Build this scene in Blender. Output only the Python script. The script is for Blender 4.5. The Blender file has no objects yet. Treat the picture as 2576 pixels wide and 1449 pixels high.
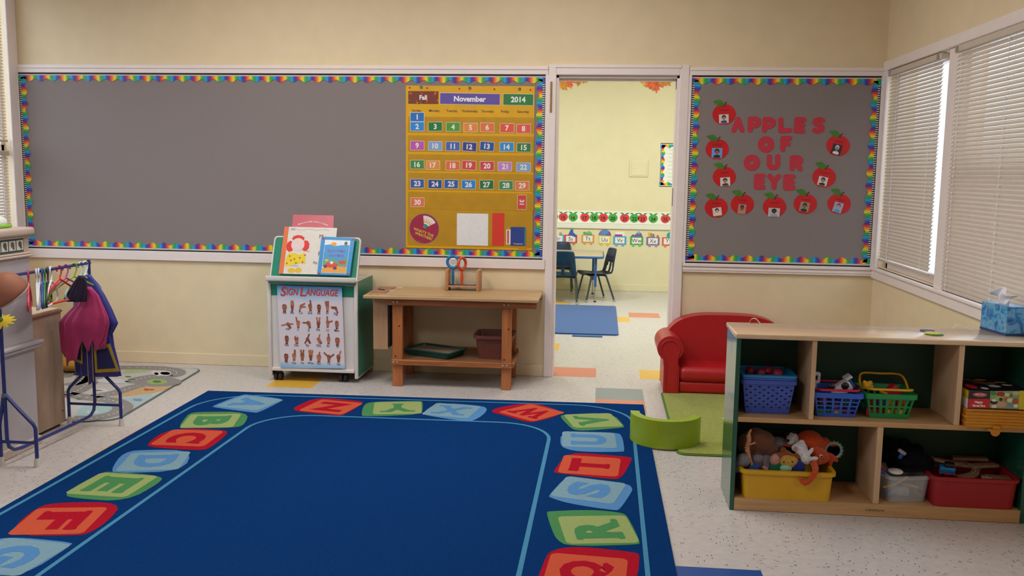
LAMP, LAMPF, SKY_R, SKY_L, EXPO = 17.5, 30.0, 4.0, 22.0, 0.0
NEAR_LAMPS = ((-2.1, -1.75), (-.3, -1.75), (-1.4, -5.0))
import bpy, bmesh, math, random
from mathutils import Vector as V, Matrix as M, Euler
random.seed(11)
PI = math.pi
sc = bpy.context.scene
COL = sc.collection

# ------------------------------------------------------------------ camera (solved from the floor tile grid: 1 tile = 0.3048 m)
FPX, YAW, PITCH, ROLL = 2315.957, -0.0954, 0.1261, -0.0140
CAM = V((0.0079, -6.2517, 1.4066))
IW, IH = 2576, 1449
_f = V((math.sin(YAW)*math.cos(PITCH), math.cos(YAW)*math.cos(PITCH), -math.sin(PITCH)))
_r = V((math.cos(YAW), -math.sin(YAW), 0)); _d = _f.cross(_r)
_c, _s = math.cos(ROLL), math.sin(ROLL)
AX_R, AX_D, AX_F = _c*_r + _s*_d, -_s*_r + _c*_d, _f
cam = bpy.data.cameras.new('camera'); cam.sensor_width = 36; cam.lens = FPX/IW*36; cam.clip_start = .05
camo = bpy.data.objects.new('camera', cam); COL.objects.link(camo)
camo.matrix_world = M(((AX_R.x, -AX_D.x, -AX_F.x, CAM.x), (AX_R.y, -AX_D.y, -AX_F.y, CAM.y), (AX_R.z, -AX_D.z, -AX_F.z, CAM.z), (0, 0, 0, 1)))
sc.camera = camo

def _plane(px, py, ax, v):
    d = AX_R*((px-IW/2)/FPX) + AX_D*((py-IH/2)/FPX) + AX_F
    return CAM + d*((v-CAM[ax])/d[ax])
def onwall(px, py, y=0.0): return _plane(px, py, 1, y)     # survey point on a vertical plane parallel to the end wall
def onfloor(px, py, z=0.0): return _plane(px, py, 2, z)    # survey point on a horizontal plane
def onside(px, py, x): return _plane(px, py, 0, x)

# ------------------------------------------------------------------ materials
def lin(c):
    if isinstance(c, str):
        c = [int(c[i:i+2], 16)/255 for i in (0, 2, 4)]
    return tuple((x/12.92 if x <= .04045 else ((x+.055)/1.055)**2.4) for x in c)
MATS = {}
def nodes(name):
    m = bpy.data.materials.new(name); m.use_nodes = True
    nt = m.node_tree; b = nt.nodes['Principled BSDF']
    return m, nt, b
def N(nt, t, **kw):
    n = nt.nodes.new(t)
    for k, v in kw.items():
        if k in n.inputs.keys(): n.inputs[k].default_value = v
        else: setattr(n, k, v)
    return n
def mat(name, c, rough=.5, var=.06, scale=18., bump=0., bscale=None, metal=0., spec=.5, coat=0., sheen=0., trans=0., alpha=1., stretch=None, detail=3.):
    """procedural surface: base colour broken up by noise, optional noise bump"""
    if name in MATS: return MATS[name]
    m, nt, b = nodes(name); c = lin(c)
    tc = N(nt, 'ShaderNodeTexCoord'); mp = N(nt, 'ShaderNodeMapping')
    if stretch: mp.inputs['Scale'].default_value = stretch
    nt.links.new(tc.outputs['Object'], mp.inputs['Vector'])
    nz = N(nt, 'ShaderNodeTexNoise', Scale=scale, Detail=detail); nt.links.new(mp.outputs[0], nz.inputs['Vector'])
    rp = N(nt, 'ShaderNodeValToRGB')
    rp.color_ramp.elements[0].position, rp.color_ramp.elements[1].position = .3, .7
    rp.color_ramp.elements[0].color = (*[max(0, x*(1-var)) for x in c], 1)
    rp.color_ramp.elements[1].color = (*[min(1, x*(1+var)) for x in c], 1)
    nt.links.new(nz.outputs['Fac'], rp.inputs['Fac']); nt.links.new(rp.outputs['Color'], b.inputs['Base Color'])
    b.inputs['Roughness'].default_value = rough; b.inputs['Metallic'].default_value = metal
    b.inputs['Specular IOR Level'].default_value = spec; b.inputs['Coat Weight'].default_value = coat
    b.inputs['Sheen Weight'].default_value = sheen; b.inputs['Transmission Weight'].default_value = trans
    b.inputs['Alpha'].default_value = alpha
    if bump:
        nb = N(nt, 'ShaderNodeTexNoise', Scale=bscale or scale*4, Detail=4.); nt.links.new(mp.outputs[0], nb.inputs['Vector'])
        bp = N(nt, 'ShaderNodeBump', Strength=min(1, bump), Distance=.004); nt.links.new(nb.outputs['Fac'], bp.inputs['Height'])
        nt.links.new(bp.outputs[0], b.inputs['Normal'])
    MATS[name] = m
    return m
def wood(name, c1, c2, axis=0, rough=.4, scale=3.5, coat=0.):
    if name in MATS: return MATS[name]
    m, nt, b = nodes(name)
    tc = N(nt, 'ShaderNodeTexCoord'); mp = N(nt, 'ShaderNodeMapping')
    s = [14, 14, 14]; s[axis] = .9; mp.inputs['Scale'].default_value = s
    nt.links.new(tc.outputs['Object'], mp.inputs['Vector'])
    nz = N(nt, 'ShaderNodeTexNoise', Scale=scale, Detail=5., Distortion=.6); nt.links.new(mp.outputs[0], nz.inputs['Vector'])
    rp = N(nt, 'ShaderNodeValToRGB'); e = rp.color_ramp.elements
    e[0].position, e[1].position = .32, .68; e[0].color = (*lin(c2), 1); e[1].color = (*lin(c1), 1)
    nt.links.new(nz.outputs['Fac'], rp.inputs['Fac']); nt.links.new(rp.outputs['Color'], b.inputs['Base Color'])
    b.inputs['Roughness'].default_value = rough; b.inputs['Coat Weight'].default_value = coat; b.inputs['Coat Roughness'].default_value = .12
    MATS[name] = m
    return m
RB = ['E63A2E', 'F2A128', 'EDE02C', '2E9B3F', '1FA3DE', '2D4FAE', '5A2F92']
def stripes(name, axis, period, cols, rough=.5, hard=False, offset=0., spec=.4):
    """bands of colour repeating along one object axis"""
    if name in MATS: return MATS[name]
    m, nt, b = nodes(name)
    tc = N(nt, 'ShaderNodeTexCoord'); sp = N(nt, 'ShaderNodeSeparateXYZ'); nt.links.new(tc.outputs['Object'], sp.inputs[0])
    a = N(nt, 'ShaderNodeMath', operation='ADD'); a.inputs[1].default_value = offset + 100*period
    nt.links.new(sp.outputs[axis], a.inputs[0])
    d = N(nt, 'ShaderNodeMath', operation='DIVIDE'); d.inputs[1].default_value = period; nt.links.new(a.outputs[0], d.inputs[0])
    fr = N(nt, 'ShaderNodeMath', operation='FRACT'); nt.links.new(d.outputs[0], fr.inputs[0])
    rp = N(nt, 'ShaderNodeValToRGB'); rp.color_ramp.interpolation = 'CONSTANT' if hard else 'LINEAR'
    el = rp.color_ramp.elements
    while len(el) < len(cols) + (0 if hard else 1): el.new(.5)
    k = len(cols)
    for i, c in enumerate(cols + ([] if hard else [cols[0]])):
        el[i].position = i/k; el[i].color = (*lin(c), 1)
    nt.links.new(fr.outputs[0], rp.inputs['Fac']); nt.links.new(rp.outputs['Color'], b.inputs['Base Color'])
    b.inputs['Roughness'].default_value = rough; b.inputs['Specular IOR Level'].default_value = spec
    MATS[name] = m
    return m
def emit(name, c, s):
    if name in MATS: return MATS[name]
    m, nt, b = nodes(name)
    b.inputs['Base Color'].default_value = (.8, .8, .8, 1)
    b.inputs['Emission Color'].default_value = (*c, 1); b.inputs['Emission Strength'].default_value = s
    MATS[name] = m
    return m
def clear(name, c=(1, 1, 1), gloss=.1, rough=.1, milk=0.):
    """thin clear plastic or glass sheet: see-through with a glossy skin, optionally milky"""
    if name in MATS: return MATS[name]
    m, nt, b = nodes(name); nt.nodes.remove(b); out = nt.nodes['Material Output']
    tr = N(nt, 'ShaderNodeBsdfTransparent'); tr.inputs[0].default_value = (*c, 1)
    gl = N(nt, 'ShaderNodeBsdfGlossy', Roughness=rough)
    df = N(nt, 'ShaderNodeBsdfDiffuse'); df.inputs[0].default_value = (.85, .87, .9, 1)
    m1 = N(nt, 'ShaderNodeMixShader'); m1.inputs[0].default_value = gloss
    m2 = N(nt, 'ShaderNodeMixShader'); m2.inputs[0].default_value = milk
    fz = N(nt, 'ShaderNodeTexNoise', Scale=6.); mm = N(nt, 'ShaderNodeMath', operation='MULTIPLY_ADD'); mm.inputs[1].default_value = milk*.3; mm.inputs[2].default_value = milk*.85
    nt.links.new(fz.outputs['Fac'], mm.inputs[0]); nt.links.new(mm.outputs[0], m2.inputs[0])
    nt.links.new(tr.outputs[0], m1.inputs[1]); nt.links.new(gl.outputs[0], m1.inputs[2])
    nt.links.new(m1.outputs[0], m2.inputs[1]); nt.links.new(df.outputs[0], m2.inputs[2])
    nt.links.new(m2.outputs[0], out.inputs['Surface'])
    MATS[name] = m
    return m

# ------------------------------------------------------------------ mesh builder
_BOX = {}
class MB:
    def __init__(s, T=None):
        s.v, s.f, s.mi, s.sm, s.mats, s.T = [], [], [], [], [], T
    def add(s, vs, fs, m, smooth=False, T=None):
        o = len(s.v); t = T if T is not None else s.T
        s.v += [t @ V(v) for v in vs] if t is not None else [V(v) for v in vs]
        if m not in s.mats: s.mats.append(m)
        i = s.mats.index(m)
        for f in fs:
            s.f.append([o+k for k in f]); s.mi.append(i); s.sm.append(smooth)
        return s
    def box(s, lo, hi, m, bev=0., R=None, seg=1, smooth=False):
        c = [(a+b)/2 for a, b in zip(lo, hi)]; d = [abs(b-a) for a, b in zip(lo, hi)]
        k = (round(d[0], 5), round(d[1], 5), round(d[2], 5), bev, seg)
        if k not in _BOX:
            bm = bmesh.new(); bmesh.ops.create_cube(bm, size=1)
            for v in bm.verts: v.co = V((v.co.x*d[0], v.co.y*d[1], v.co.z*d[2]))
            if bev: bmesh.ops.bevel(bm, geom=bm.edges[:], offset=min(bev, min(d)*.49), segments=seg, affect='EDGES', profile=.5)
            _BOX[k] = ([tuple(v.co) for v in bm.verts], [[v.index for v in f.verts] for f in bm.faces]); bm.free()
        vs, fs = _BOX[k]
        T = M.Translation(c)
        if R is not None: T = T @ R.to_4x4()
        vs = [T @ V(v) for v in vs]
        return s.add(vs, fs, m, smooth or seg > 1)
    def tube(s, pts, r, m, n=10, closed=False, caps=True):
        pts = [V(p) for p in pts]; k = len(pts); rr = r if isinstance(r, (list, tuple)) else [r]*k
        vs, fs = [], []; up = None
        for i, p in enumerate(pts):
            a = pts[i-1] if (i or closed) else p; b = pts[(i+1) % k] if (i < k-1 or closed) else p
            t = (b-a).normalized()
            if up is None:
                up = V((0, 0, 1)) if abs(t.z) < .9 else V((1, 0, 0))
            up = (up - t*up.dot(t)).normalized(); w = t.cross(up)
            for j in range(n):
                an = 2*PI*j/n; vs.append(p + (up*math.cos(an) + w*math.sin(an))*rr[i])
        for i in range(k if closed else k-1):
            for j in range(n):
                a, b = i*n+j, i*n+(j+1) % n; c, d = ((i+1) % k)*n+(j+1) % n, ((i+1) % k)*n+j
                fs.append([a, b, c, d])
        s.add(vs, fs, m, True)
        if caps and not closed:
            s.add(vs[:n], [list(range(n))[::-1]], m); s.add(vs[-n:], [list(range(n))], m)
        return s
    def lathe(s, prof, m, n=24, T=None, caps=True, smooth=True):
        vs, fs = [], []
        for r, z in prof:
            for j in range(n):
                a = 2*PI*j/n; vs.append((r*math.cos(a), r*math.sin(a), z))
        for i in range(len(prof)-1):
            for j in range(n):
                fs.append([i*n+j, i*n+(j+1) % n, (i+1)*n+(j+1) % n, (i+1)*n+j])
        if s.T is not None and T is not None: T = s.T @ T
        s.add(vs, fs, m, smooth, T)
        if caps:
            if prof[0][0] > 1e-5: s.add(vs[:n], [list(range(n))[::-1]], m, False, T)
            if prof[-1][0] > 1e-5: s.add(vs[-n:], [list(range(n))], m, False, T)
        return s
    def prism(s, poly, d, m, z=0., side=None):
        """polygon in local XY pushed from z to z+d"""
        n = len(poly); a = sum(poly[i][0]*poly[(i+1) % n][1]-poly[(i+1) % n][0]*poly[i][1] for i in range(n))
        if a < 0: poly = poly[::-1]
        if d == 0: return s.add([(x, y, z) for x, y in poly], [list(range(n))], m)
        vs = [(x, y, z) for x, y in poly] + [(x, y, z+d) for x, y in poly]
        s.add(vs, [list(range(n))[::-1], list(range(n, 2*n))], m)
        return s.add(vs, [[i, (i+1) % n, n+(i+1) % n, n+i] for i in range(n)], side or m)
    def ball(s, c, r, m, R=None, n=16, k=10):
        r = (r, r, r) if not isinstance(r, (tuple, list)) else r
        vs, fs = [(0, 0, 1)], []
        for i in range(1, k):
            t = PI*i/k
            for j in range(n): a = 2*PI*j/n; vs.append((math.sin(t)*math.cos(a), math.sin(t)*math.sin(a), math.cos(t)))
        vs.append((0, 0, -1)); L = len(vs)-1
        for j in range(n): fs.append([0, 1+j, 1+(j+1) % n]); fs.append([L, L-n+(j+1) % n, L-n+j])
        for i in range(k-2):
            for j in range(n): a = 1+i*n+j; b = 1+i*n+(j+1) % n; fs.append([a, a+n, b+n, b])
        R = R.to_4x4() if R is not None else M.Identity(4)
        T = M.Translation(c) @ R @ M.Diagonal((*r, 1))
        return s.add([T @ V(v) for v in vs], fs, m, True)
    def text(s, t, size, m, x=0., y=0., z=0., ext=0., bold=0., align='C', rot=0., fit=None, shear=0.):
        vs, fs, (x0, x1, y0, y1) = glyphs(t, bold, shear)
        k = size; kx = k
        if fit: kx = fit/(x1-x0)
        ox = {'C': (x0+x1)/2, 'L': x0, 'R': x1}[align]; oy = (y0+y1)/2 if align == 'C' else 0
        c, q = math.cos(rot), math.sin(rot)
        P = [((v[0]-ox)*kx, (v[1]-oy)*k) for v in vs]
        P = [(x+a*c-b*q, y+a*q+b*c) for a, b in P]
        s.add([(a, b, z) for a, b in P], fs, m)
        return s
    def build(s, name, parent=None, **kw):
        me = bpy.data.meshes.new(name); me.from_pydata([tuple(v) for v in s.v], [], s.f); 
        for m in s.mats: me.materials.append(m)
        me.polygons.foreach_set('material_index', s.mi); me.polygons.foreach_set('use_smooth', s.sm); me.update()
        o = bpy.data.objects.new(name, me); COL.objects.link(o)
        if parent is not None: adopt(o, parent)
        tag(o, **kw)
        return o
_G = {}
def glyphs(t, bold=0., shear=0.):
    k = (t, bold, shear)
    if k not in _G:
        cu = bpy.data.curves.new('t', 'FONT'); cu.body = t; cu.size = 1; cu.offset = bold; cu.shear = shear; cu.resolution_u = 3; cu.fill_mode = 'FRONT'
        ob = bpy.data.objects.new('t', cu); COL.objects.link(ob)
        dg = bpy.context.evaluated_depsgraph_get(); dg.update()
        me = bpy.data.meshes.new_from_object(ob.evaluated_get(dg))
        vs = [tuple(v.co) for v in me.vertices]; fs = [list(p.vertices) for p in me.polygons]
        bpy.data.objects.remove(ob); bpy.data.curves.remove(cu); bpy.data.meshes.remove(me)
        xs = [v[0] for v in vs] or [0, 1]; ys = [v[1] for v in vs] or [0, 1]
        h = .73   # cap height of the built-in face
        vs = [(a/h, b/h, 0) for a, b, _ in vs]
        _G[k] = (vs, fs, (min(xs)/h, max(xs)/h, min(ys)/h, max(ys)/h))
    return _G[k]
ROOTLOC = {}
def adopt(o, parent):
    o.parent = parent
    if parent.name in ROOTLOC: o.matrix_parent_inverse = M.Translation(ROOTLOC[parent.name]).inverted()
def tag(o, label=None, cat=None, group=None, kind=None):
    if label: o['label'] = label
    if cat: o['category'] = cat
    if group: o['group'] = group
    if kind: o['kind'] = kind
    return o
def thing(name, loc, label, cat, group=None):
    o = bpy.data.objects.new(name, None); COL.objects.link(o); o.empty_display_size = .05
    o.location = loc; ROOTLOC[o.name] = V(loc)
    return tag(o, label, cat, group)
def S(name, mb): return mb.build(name, kind='structure')
def wallT(x, z, d=0., y=0., roll=0.):
    """frame on the end wall: local x = world X, local y = up, local z = out of the wall"""
    return M.Translation((x, y-d, z)) @ M(((1, 0, 0, 0), (0, 0, -1, 0), (0, 1, 0, 0), (0, 0, 0, 1))) @ M.Rotation(roll, 4, 'Z')
def chaikin(p, it=2):
    for _ in range(it):
        q = []
        for i in range(len(p)):
            a, b = p[i], p[(i+1) % len(p)]
            q += [(a[0]*.75+b[0]*.25, a[1]*.75+b[1]*.25), (a[0]*.25+b[0]*.75, a[1]*.25+b[1]*.75)]
        p = q
    return p
def rrect(x0, y0, x1, y1, r, n=5):
    p = []
    for cx, cy, a in ((x1-r, y1-r, 0), (x0+r, y1-r, PI/2), (x0+r, y0+r, PI), (x1-r, y0+r, 1.5*PI)):
        p += [(cx+r*math.cos(a+PI/2*i/n), cy+r*math.sin(a+PI/2*i/n)) for i in range(n+1)]
    return p
def circ(cx, cy, r, n=20, ry=None): return [(cx+r*math.cos(2*PI*i/n), cy+(ry or r)*math.sin(2*PI*i/n)) for i in range(n)]
def capsule(a, b, r, n=6):
    a, b = V(a), V(b); t = math.atan2(b.y-a.y, b.x-a.x)
    return [(b.x+r*math.cos(t-PI/2+PI*i/n), b.y+r*math.sin(t-PI/2+PI*i/n)) for i in range(n+1)] + [(a.x+r*math.cos(t+PI/2+PI*i/n), a.y+r*math.sin(t+PI/2+PI*i/n)) for i in range(n+1)]
def ringpts(cx, cy, r, a0, a1, n): return [(cx+r*math.cos(a0+(a1-a0)*i/n), cy+r*math.sin(a0+(a1-a0)*i/n)) for i in range(n+1)]
def spline(P, n=6):
    P = [V(p) for p in P]; out = []
    for i in range(len(P)-1):
        a, b, c, d = P[max(0, i-1)], P[i], P[i+1], P[min(len(P)-1, i+2)]
        for k in range(n):
            t = k/n; out.append(.5*((2*b)+(c-a)*t+(2*a-5*b+4*c-d)*t*t+(3*b-a-3*c+d)*t**3))
    return out+[P[-1]]
def Rz(a): return M.Rotation(a, 4, 'Z')
def Rx(a): return M.Rotation(a, 4, 'X')
def Ry(a): return M.Rotation(a, 4, 'Y')
def T3(x, y, z): return M.Translation((x, y, z))
def fuse(o, voxel, smooth=6):
    """weld overlapping lumps of one soft body into a single continuous skin"""
    r = o.modifiers.new('weld', 'REMESH'); r.mode = 'VOXEL'; r.voxel_size = voxel; r.use_smooth_shade = True
    s_ = o.modifiers.new('smooth', 'SMOOTH'); s_.factor = .5; s_.iterations = smooth
    return o
# ================================================================== room shell
XL, XR, YF, ZC = -4.12, 1.806, -8.6, 3.0          # side walls, wall behind the camera, ceiling
TW = .14                                           # thickness of the end wall
DX0, DX1, DZ = -.312, .497, 2.045                  # doorway
T = .3048; Y0 = .0154                              # floor tile and grid origin
cream = mat('cream_paint', 'E4D0AC', .62, .03, 7, .12, 160)
creamf = mat('cream_paint_far', 'E4DAB4', .6, .02, 7, .1, 160)
white = mat('white_trim_paint', 'ECDFDB', .38, .02, 12, .06, 90)
whitec = mat('ceiling_white', 'E6E2DA', .8, .03, 30, .2, 60)

def floor_mat(name, c, hue=1.):
    m, nt, b = nodes(name)
    tc = N(nt, 'ShaderNodeTexCoord'); sp = N(nt, 'ShaderNodeSeparateXYZ'); nt.links.new(tc.outputs['Object'], sp.inputs[0])
    def math_(op, a, v=None, b2=None):
        n = N(nt, 'ShaderNodeMath', operation=op); nt.links.new(a, n.inputs[0])
        if b2 is not None: nt.links.new(b2, n.inputs[1])
        elif v is not None: n.inputs[1].default_value = v
        return n.outputs[0]
    ix = math_('FLOOR', math_('DIVIDE', sp.outputs[0], T)); iy = math_('FLOOR', math_('DIVIDE', math_('SUBTRACT', sp.outputs[1], Y0), T))
    par = math_('PINGPONG', math_('ADD', ix, b2=iy), 1.)
    cx = N(nt, 'ShaderNodeCombineXYZ'); nt.links.new(sp.outputs[0], cx.inputs[0]); nt.links.new(sp.outputs[1], cx.inputs[1])
    cy = N(nt, 'ShaderNodeCombineXYZ'); nt.links.new(sp.outputs[1], cy.inputs[0]); nt.links.new(sp.outputs[0], cy.inputs[1])
    mx = N(nt, 'ShaderNodeMix', data_type='VECTOR'); nt.links.new(par, mx.inputs[0])
    nt.links.new(cx.outputs[0], mx.inputs[4]); nt.links.new(cy.outputs[0], mx.inputs[5])
    mp = N(nt, 'ShaderNodeMapping'); mp.inputs['Scale'].default_value = (42, 125, 1); nt.links.new(mx.outputs[1], mp.inputs['Vector'])
    vo = N(nt, 'ShaderNodeTexVoronoi', Scale=1.); vo.voronoi_dimensions = '2D'; nt.links.new(mp.outputs[0], vo.inputs['Vector'])
    sc_ = N(nt, 'ShaderNodeSeparateColor'); nt.links.new(vo.outputs['Color'], sc_.inputs[0])
    near = math_('LESS_THAN', vo.outputs['Distance'], .27); rare = math_('LESS_THAN', sc_.outputs[1], .09)
    msk = math_('MULTIPLY', near, b2=rare)
    rp = N(nt, 'ShaderNodeValToRGB'); rp.color_ramp.interpolation = 'CONSTANT'; el = rp.color_ramp.elements
    cols = ['2B2F38', '26395C', '3F4048', '8E3430', '2F5B52', '6F6A66', '4A5573', '9C5A4C']
    while len(el) < len(cols): el.new(.5)
    for i, q in enumerate(cols): el[i].position = i/len(cols); el[i].color = (*lin(q), 1)
    nt.links.new(sc_.outputs[0], rp.inputs['Fac'])
    nz = N(nt, 'ShaderNodeTexNoise', Scale=30., Detail=5.); nt.links.new(tc.outputs['Object'], nz.inputs['Vector'])
    r2 = N(nt, 'ShaderNodeValToRGB'); e = r2.color_ramp.elements; e[0].position, e[1].position = .35, .65
    cl = lin(c); e[0].color = (*[x*.91 for x in cl], 1); e[1].color = (*cl, 1)
    nt.links.new(nz.outputs['Fac'], r2.inputs['Fac'])
    mm = math_('MULTIPLY', msk, .85)
    mc = N(nt, 'ShaderNodeMix', data_type='RGBA'); nt.links.new(mm, mc.inputs[0]); nt.links.new(r2.outputs[0], mc.inputs[6]); nt.links.new(rp.outputs[0], mc.inputs[7])
    # hairline joints between the tiles
    fx = math_('PINGPONG', sp.outputs[0], T/2); 
    nt.links.new(mc.outputs[2], b.inputs['Base Color'])
    b.inputs['Roughness'].default_value = .3; b.inputs['Specular IOR Level'].default_value = .45
    bn = N(nt, 'ShaderNodeTexNoise', Scale=9., Detail=2.); nt.links.new(tc.outputs['Object'], bn.inputs['Vector'])
    bp = N(nt, 'ShaderNodeBump', Strength=.06, Distance=.01); nt.links.new(bn.outputs['Fac'], bp.inputs['Height']); nt.links.new(bp.outputs[0], b.inputs['Normal'])
    return m
fl_w = floor_mat('floor_tile_white', 'C6BEBA')
def tilem(n, c): return mat(n, c, .3, .05, 60)
t_cor, t_yel, t_grey, t_blue = tilem('tile_coral', 'CF7862'), tilem('tile_yellow', 'D9A93E'), tilem('tile_grey', '7F898E'), tilem('tile_blue', '1F4E94')
SPECIAL = {(-1, 0): t_cor, (0, -2): t_grey, (0, -3): t_cor, (1, 0): t_yel, (1, 9): t_cor, (0, 8): t_yel, (-2, 3): t_yel, (-2, 11): t_yel,
           (-7, -2): t_yel, (1, -11): t_blue, (-8, -6): t_cor, (-8, -7): t_yel}
fl = MB()
for i in range(-15, 9):
    for j in range(-30, 17):
        x, y = i*T, j*T+Y0
        fl.add([(x, y, 0), (x+T, y, 0), (x+T, y+T, 0), (x, y+T, 0)], [[0, 1, 2, 3]], SPECIAL.get((i, j), fl_w))
S('floor', fl)

def slab(name, lo, hi, m): return S(name, MB().box(lo, hi, m))
w = MB()
w.box((XL-.2, 0, 0), (DX0, TW, ZC), cream); w.box((DX1, 0, 0), (XR+.2, TW, ZC), cream); w.box((DX0, 0, DZ), (DX1, TW, ZC), cream)
# the far side of the same wall is painted like the far room
S('wall_back', w)
slab('wall_front', (XL-.2, YF-.1, 0), (XR+.2, YF, ZC), cream)
c_ = MB(); c_.box((XL-.2, YF-.1, ZC), (XR+.2, .07, ZC+.1), whitec)
S('ceiling', c_)
# side walls with window openings : (y0, y1, z0, z1)
def side_wall(name, x0, x1, wins):
    m = MB(); ys = YF
    for y0, y1, z0, z1 in sorted(wins):
        m.box((x0, ys, 0), (x1, y0, ZC), cream); m.box((x0, y0, 0), (x1, y1, z0), cream); m.box((x0, y0, z1), (x1, y1, ZC), cream); ys = y1
    m.box((x0, ys, 0), (x1, 0, ZC), cream)
    return S(name, m)
WR = [(-1.115, -.085, .815, 2.07), (-2.95, -1.235, .815, 2.07), (-4.75, -3.05, .815, 2.07)]  # last opening is an unseen window, added for the daylight it lets in
WL = [(-2.45, -.1, .82, 2.8), (-4.9, -2.57, .82, 2.8)]
side_wall('wall_right', XR, XR+.15, WR)
side_wall('wall_left', XL-.15, XL, WL)
# far room
FY, FX0, FX1 = 4.79, -2.7, 1.85
slab('wall_far', (FX0-.1, FY, 0), (FX1+.1, FY+.1, ZC), creamf)
slab('wall_far_left', (FX0-.1, TW, 0), (FX0, FY, ZC), creamf)
slab('wall_far_right', (FX1, TW, 0), (FX1+.1, FY, ZC), creamf)
slab('ceiling_far', (FX0-.1, .07, ZC), (FX1+.1, FY+.1, ZC+.1), whitec)
wf = MB(); wf.box((FX0, TW, 0), (DX0-.05, TW+.004, ZC), creamf); wf.box((DX1+.05, TW, 0), (FX1, TW+.004, ZC), creamf)
S('wall_far_near_side', wf)

# ------------------------------------------------------------------ trim on the end wall
def moulded(x0, x1, z0, z1, d=.02):
    m = MB(); h = z1-z0
    m.box((x0, -d, z0), (x1, 0, z1), white, .002); m.box((x0, -d-.006, z0+h*.55), (x1, -d+.002, z1-.003), white, .0025)
    return m
n_ = [0]
def trim(mb):
    n_[0] += 1
    return S('trim_%d' % n_[0], mb)
trim(moulded(XL, -.366, 2.047, 2.102)); trim(moulded(.56, XR, 2.046, 2.1))
lt = MB().box((XL, -.022, .744), (-.366, 0, .81), white, .003); trim(lt)
lt = MB(); lt.box((.56, -.03, .79), (XR, 0, .812), white, .004); lt.box((.56, -.02, .751), (XR, 0, .79), white, .004); lt.box((.56, -.024, .765), (XR, 0, .779), white, .003); trim(lt)
trim(MB().box((XL, -.02, .81), (-4.098, 0, 2.047), white, .002))
trim(MB().box((1.779, -.02, .812), (XR, 0, 2.046), white, .002))
trim(MB().box((.556, -.02, .812), (.576, 0, 2.046), white, .002))
trim(MB().box((-.384, -.02, .81), (-.362, 0, 2.047), white, .002))
cas = MB()
for x0, x1 in ((-.364, DX0), (DX1, .558)):
    cas.box((x0, -.024, 0), (x1, .01, 2.112), white, .004)
cas.box((DX0, -.024, DZ), (DX1, .01, 2.112), white, .004)
cas.box((DX0-.01, -.03, 2.09), (DX1+.01, -.02, 2.108), white, .003)
for x0, x1 in ((DX0-.001, DX0+.016), (DX1-.016, DX1+.001)): cas.box((x0, .005, 0), (x1, TW+.01, DZ), white)
cas.box((DX0, .005, DZ-.016), (DX1, TW+.01, DZ+.001), white)
cas.box((DX0+.016, .06, DZ-.03), (DX1-.016, .1, DZ-.016), white)
for x0, x1 in ((DX0-.06, DX0), (DX1, DX1+.06)): cas.box((x0, TW, 0), (x1, TW+.02, DZ+.06), white, .003)
cas.box((DX0-.06, TW, DZ), (DX1+.06, TW+.02, DZ+.06), white, .003)
door = S('trim_%d' % 9, cas); n_[0] = 9
brass = mat('worn_brass', 'A88A5A', .45, .3, 90, metal=.7)
steel = mat('brushed_steel', 'B9B9BB', .3, .08, 60, metal=.9)
dark = mat('dark_iron', '241C1A', .5, .2, 60, metal=.4)
h = MB()
h.box((-.352, -.0275, 1.80), (-.338, -.0235, 2.0), brass, .001); h.tube([(-.345, -.031, 1.80), (-.345, -.031, 2.0)], .004, brass, 8); h.build('hinge', door)
MB().box((DX1-.018, .02, 1.96), (DX1-.0155, .05, 2.04), dark).build('strike_plate', door)
MB().box((DX1-.018, .02, 1.19), (DX1-.0155, .05, 1.31), dark).build('strike_plate', door)
bb = MB().box((XL, -.012, 0), (-.364, 0, .08), cream, .003); bb.box((.558, -.012, 0), (XR, 0, .08), cream, .003)
S('baseboard_back', bb)
S('baseboard_far', MB().box((FX0, FY-.012, 0), (FX1, FY, .082), creamf, .003))
farrail = mat('far_rail_white', 'E6E6DC', .4, .02, 12)
S('trim_10', MB().box((FX0, FY-.02, .742), (FX1, FY, .799), farrail, .003))
# ------------------------------------------------------------------ window trim on the side walls
rt = MB(); rt.box((XR-.018, -5, .742), (XR, 0, .8), white, .004); rt.box((XR-.03, -5, .798), (XR+.02, -.02, .815), white, .004); S('trim_11', rt)
rt = MB(); rt.box((XR-.018, -5, 2.075), (XR, 0, 2.136), white, .004); S('trim_12', rt)
rt = MB(); rt.box((XR-.018, -.088, .815), (XR, -.001, 2.075), white, .003); rt.box((XR-.002, -1.24, .815), (XR+.1, -1.112, 2.075), white, .002)
rt.box((XR-.018, -3.06, .815), (XR+.1, -2.945, 2.075), white, .003); S('trim_13', rt)
rt = MB(); rt.box((XL, -.105, .76), (XL+.02, -.001, ZC-.1), white, .003); rt.box((XL, -2.575, .76), (XL+.02, -2.445, ZC-.1), white, .003)
rt.box((XL, -5, .76), (XL+.03, -.1, .822), white, .003); rt.box((XL, -5, 2.8), (XL+.02, -.1, 2.86), white, .003); S('trim_14', rt)
glassm = clear('window_glass', (.96, .98, 1.), .06, .02)
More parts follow.
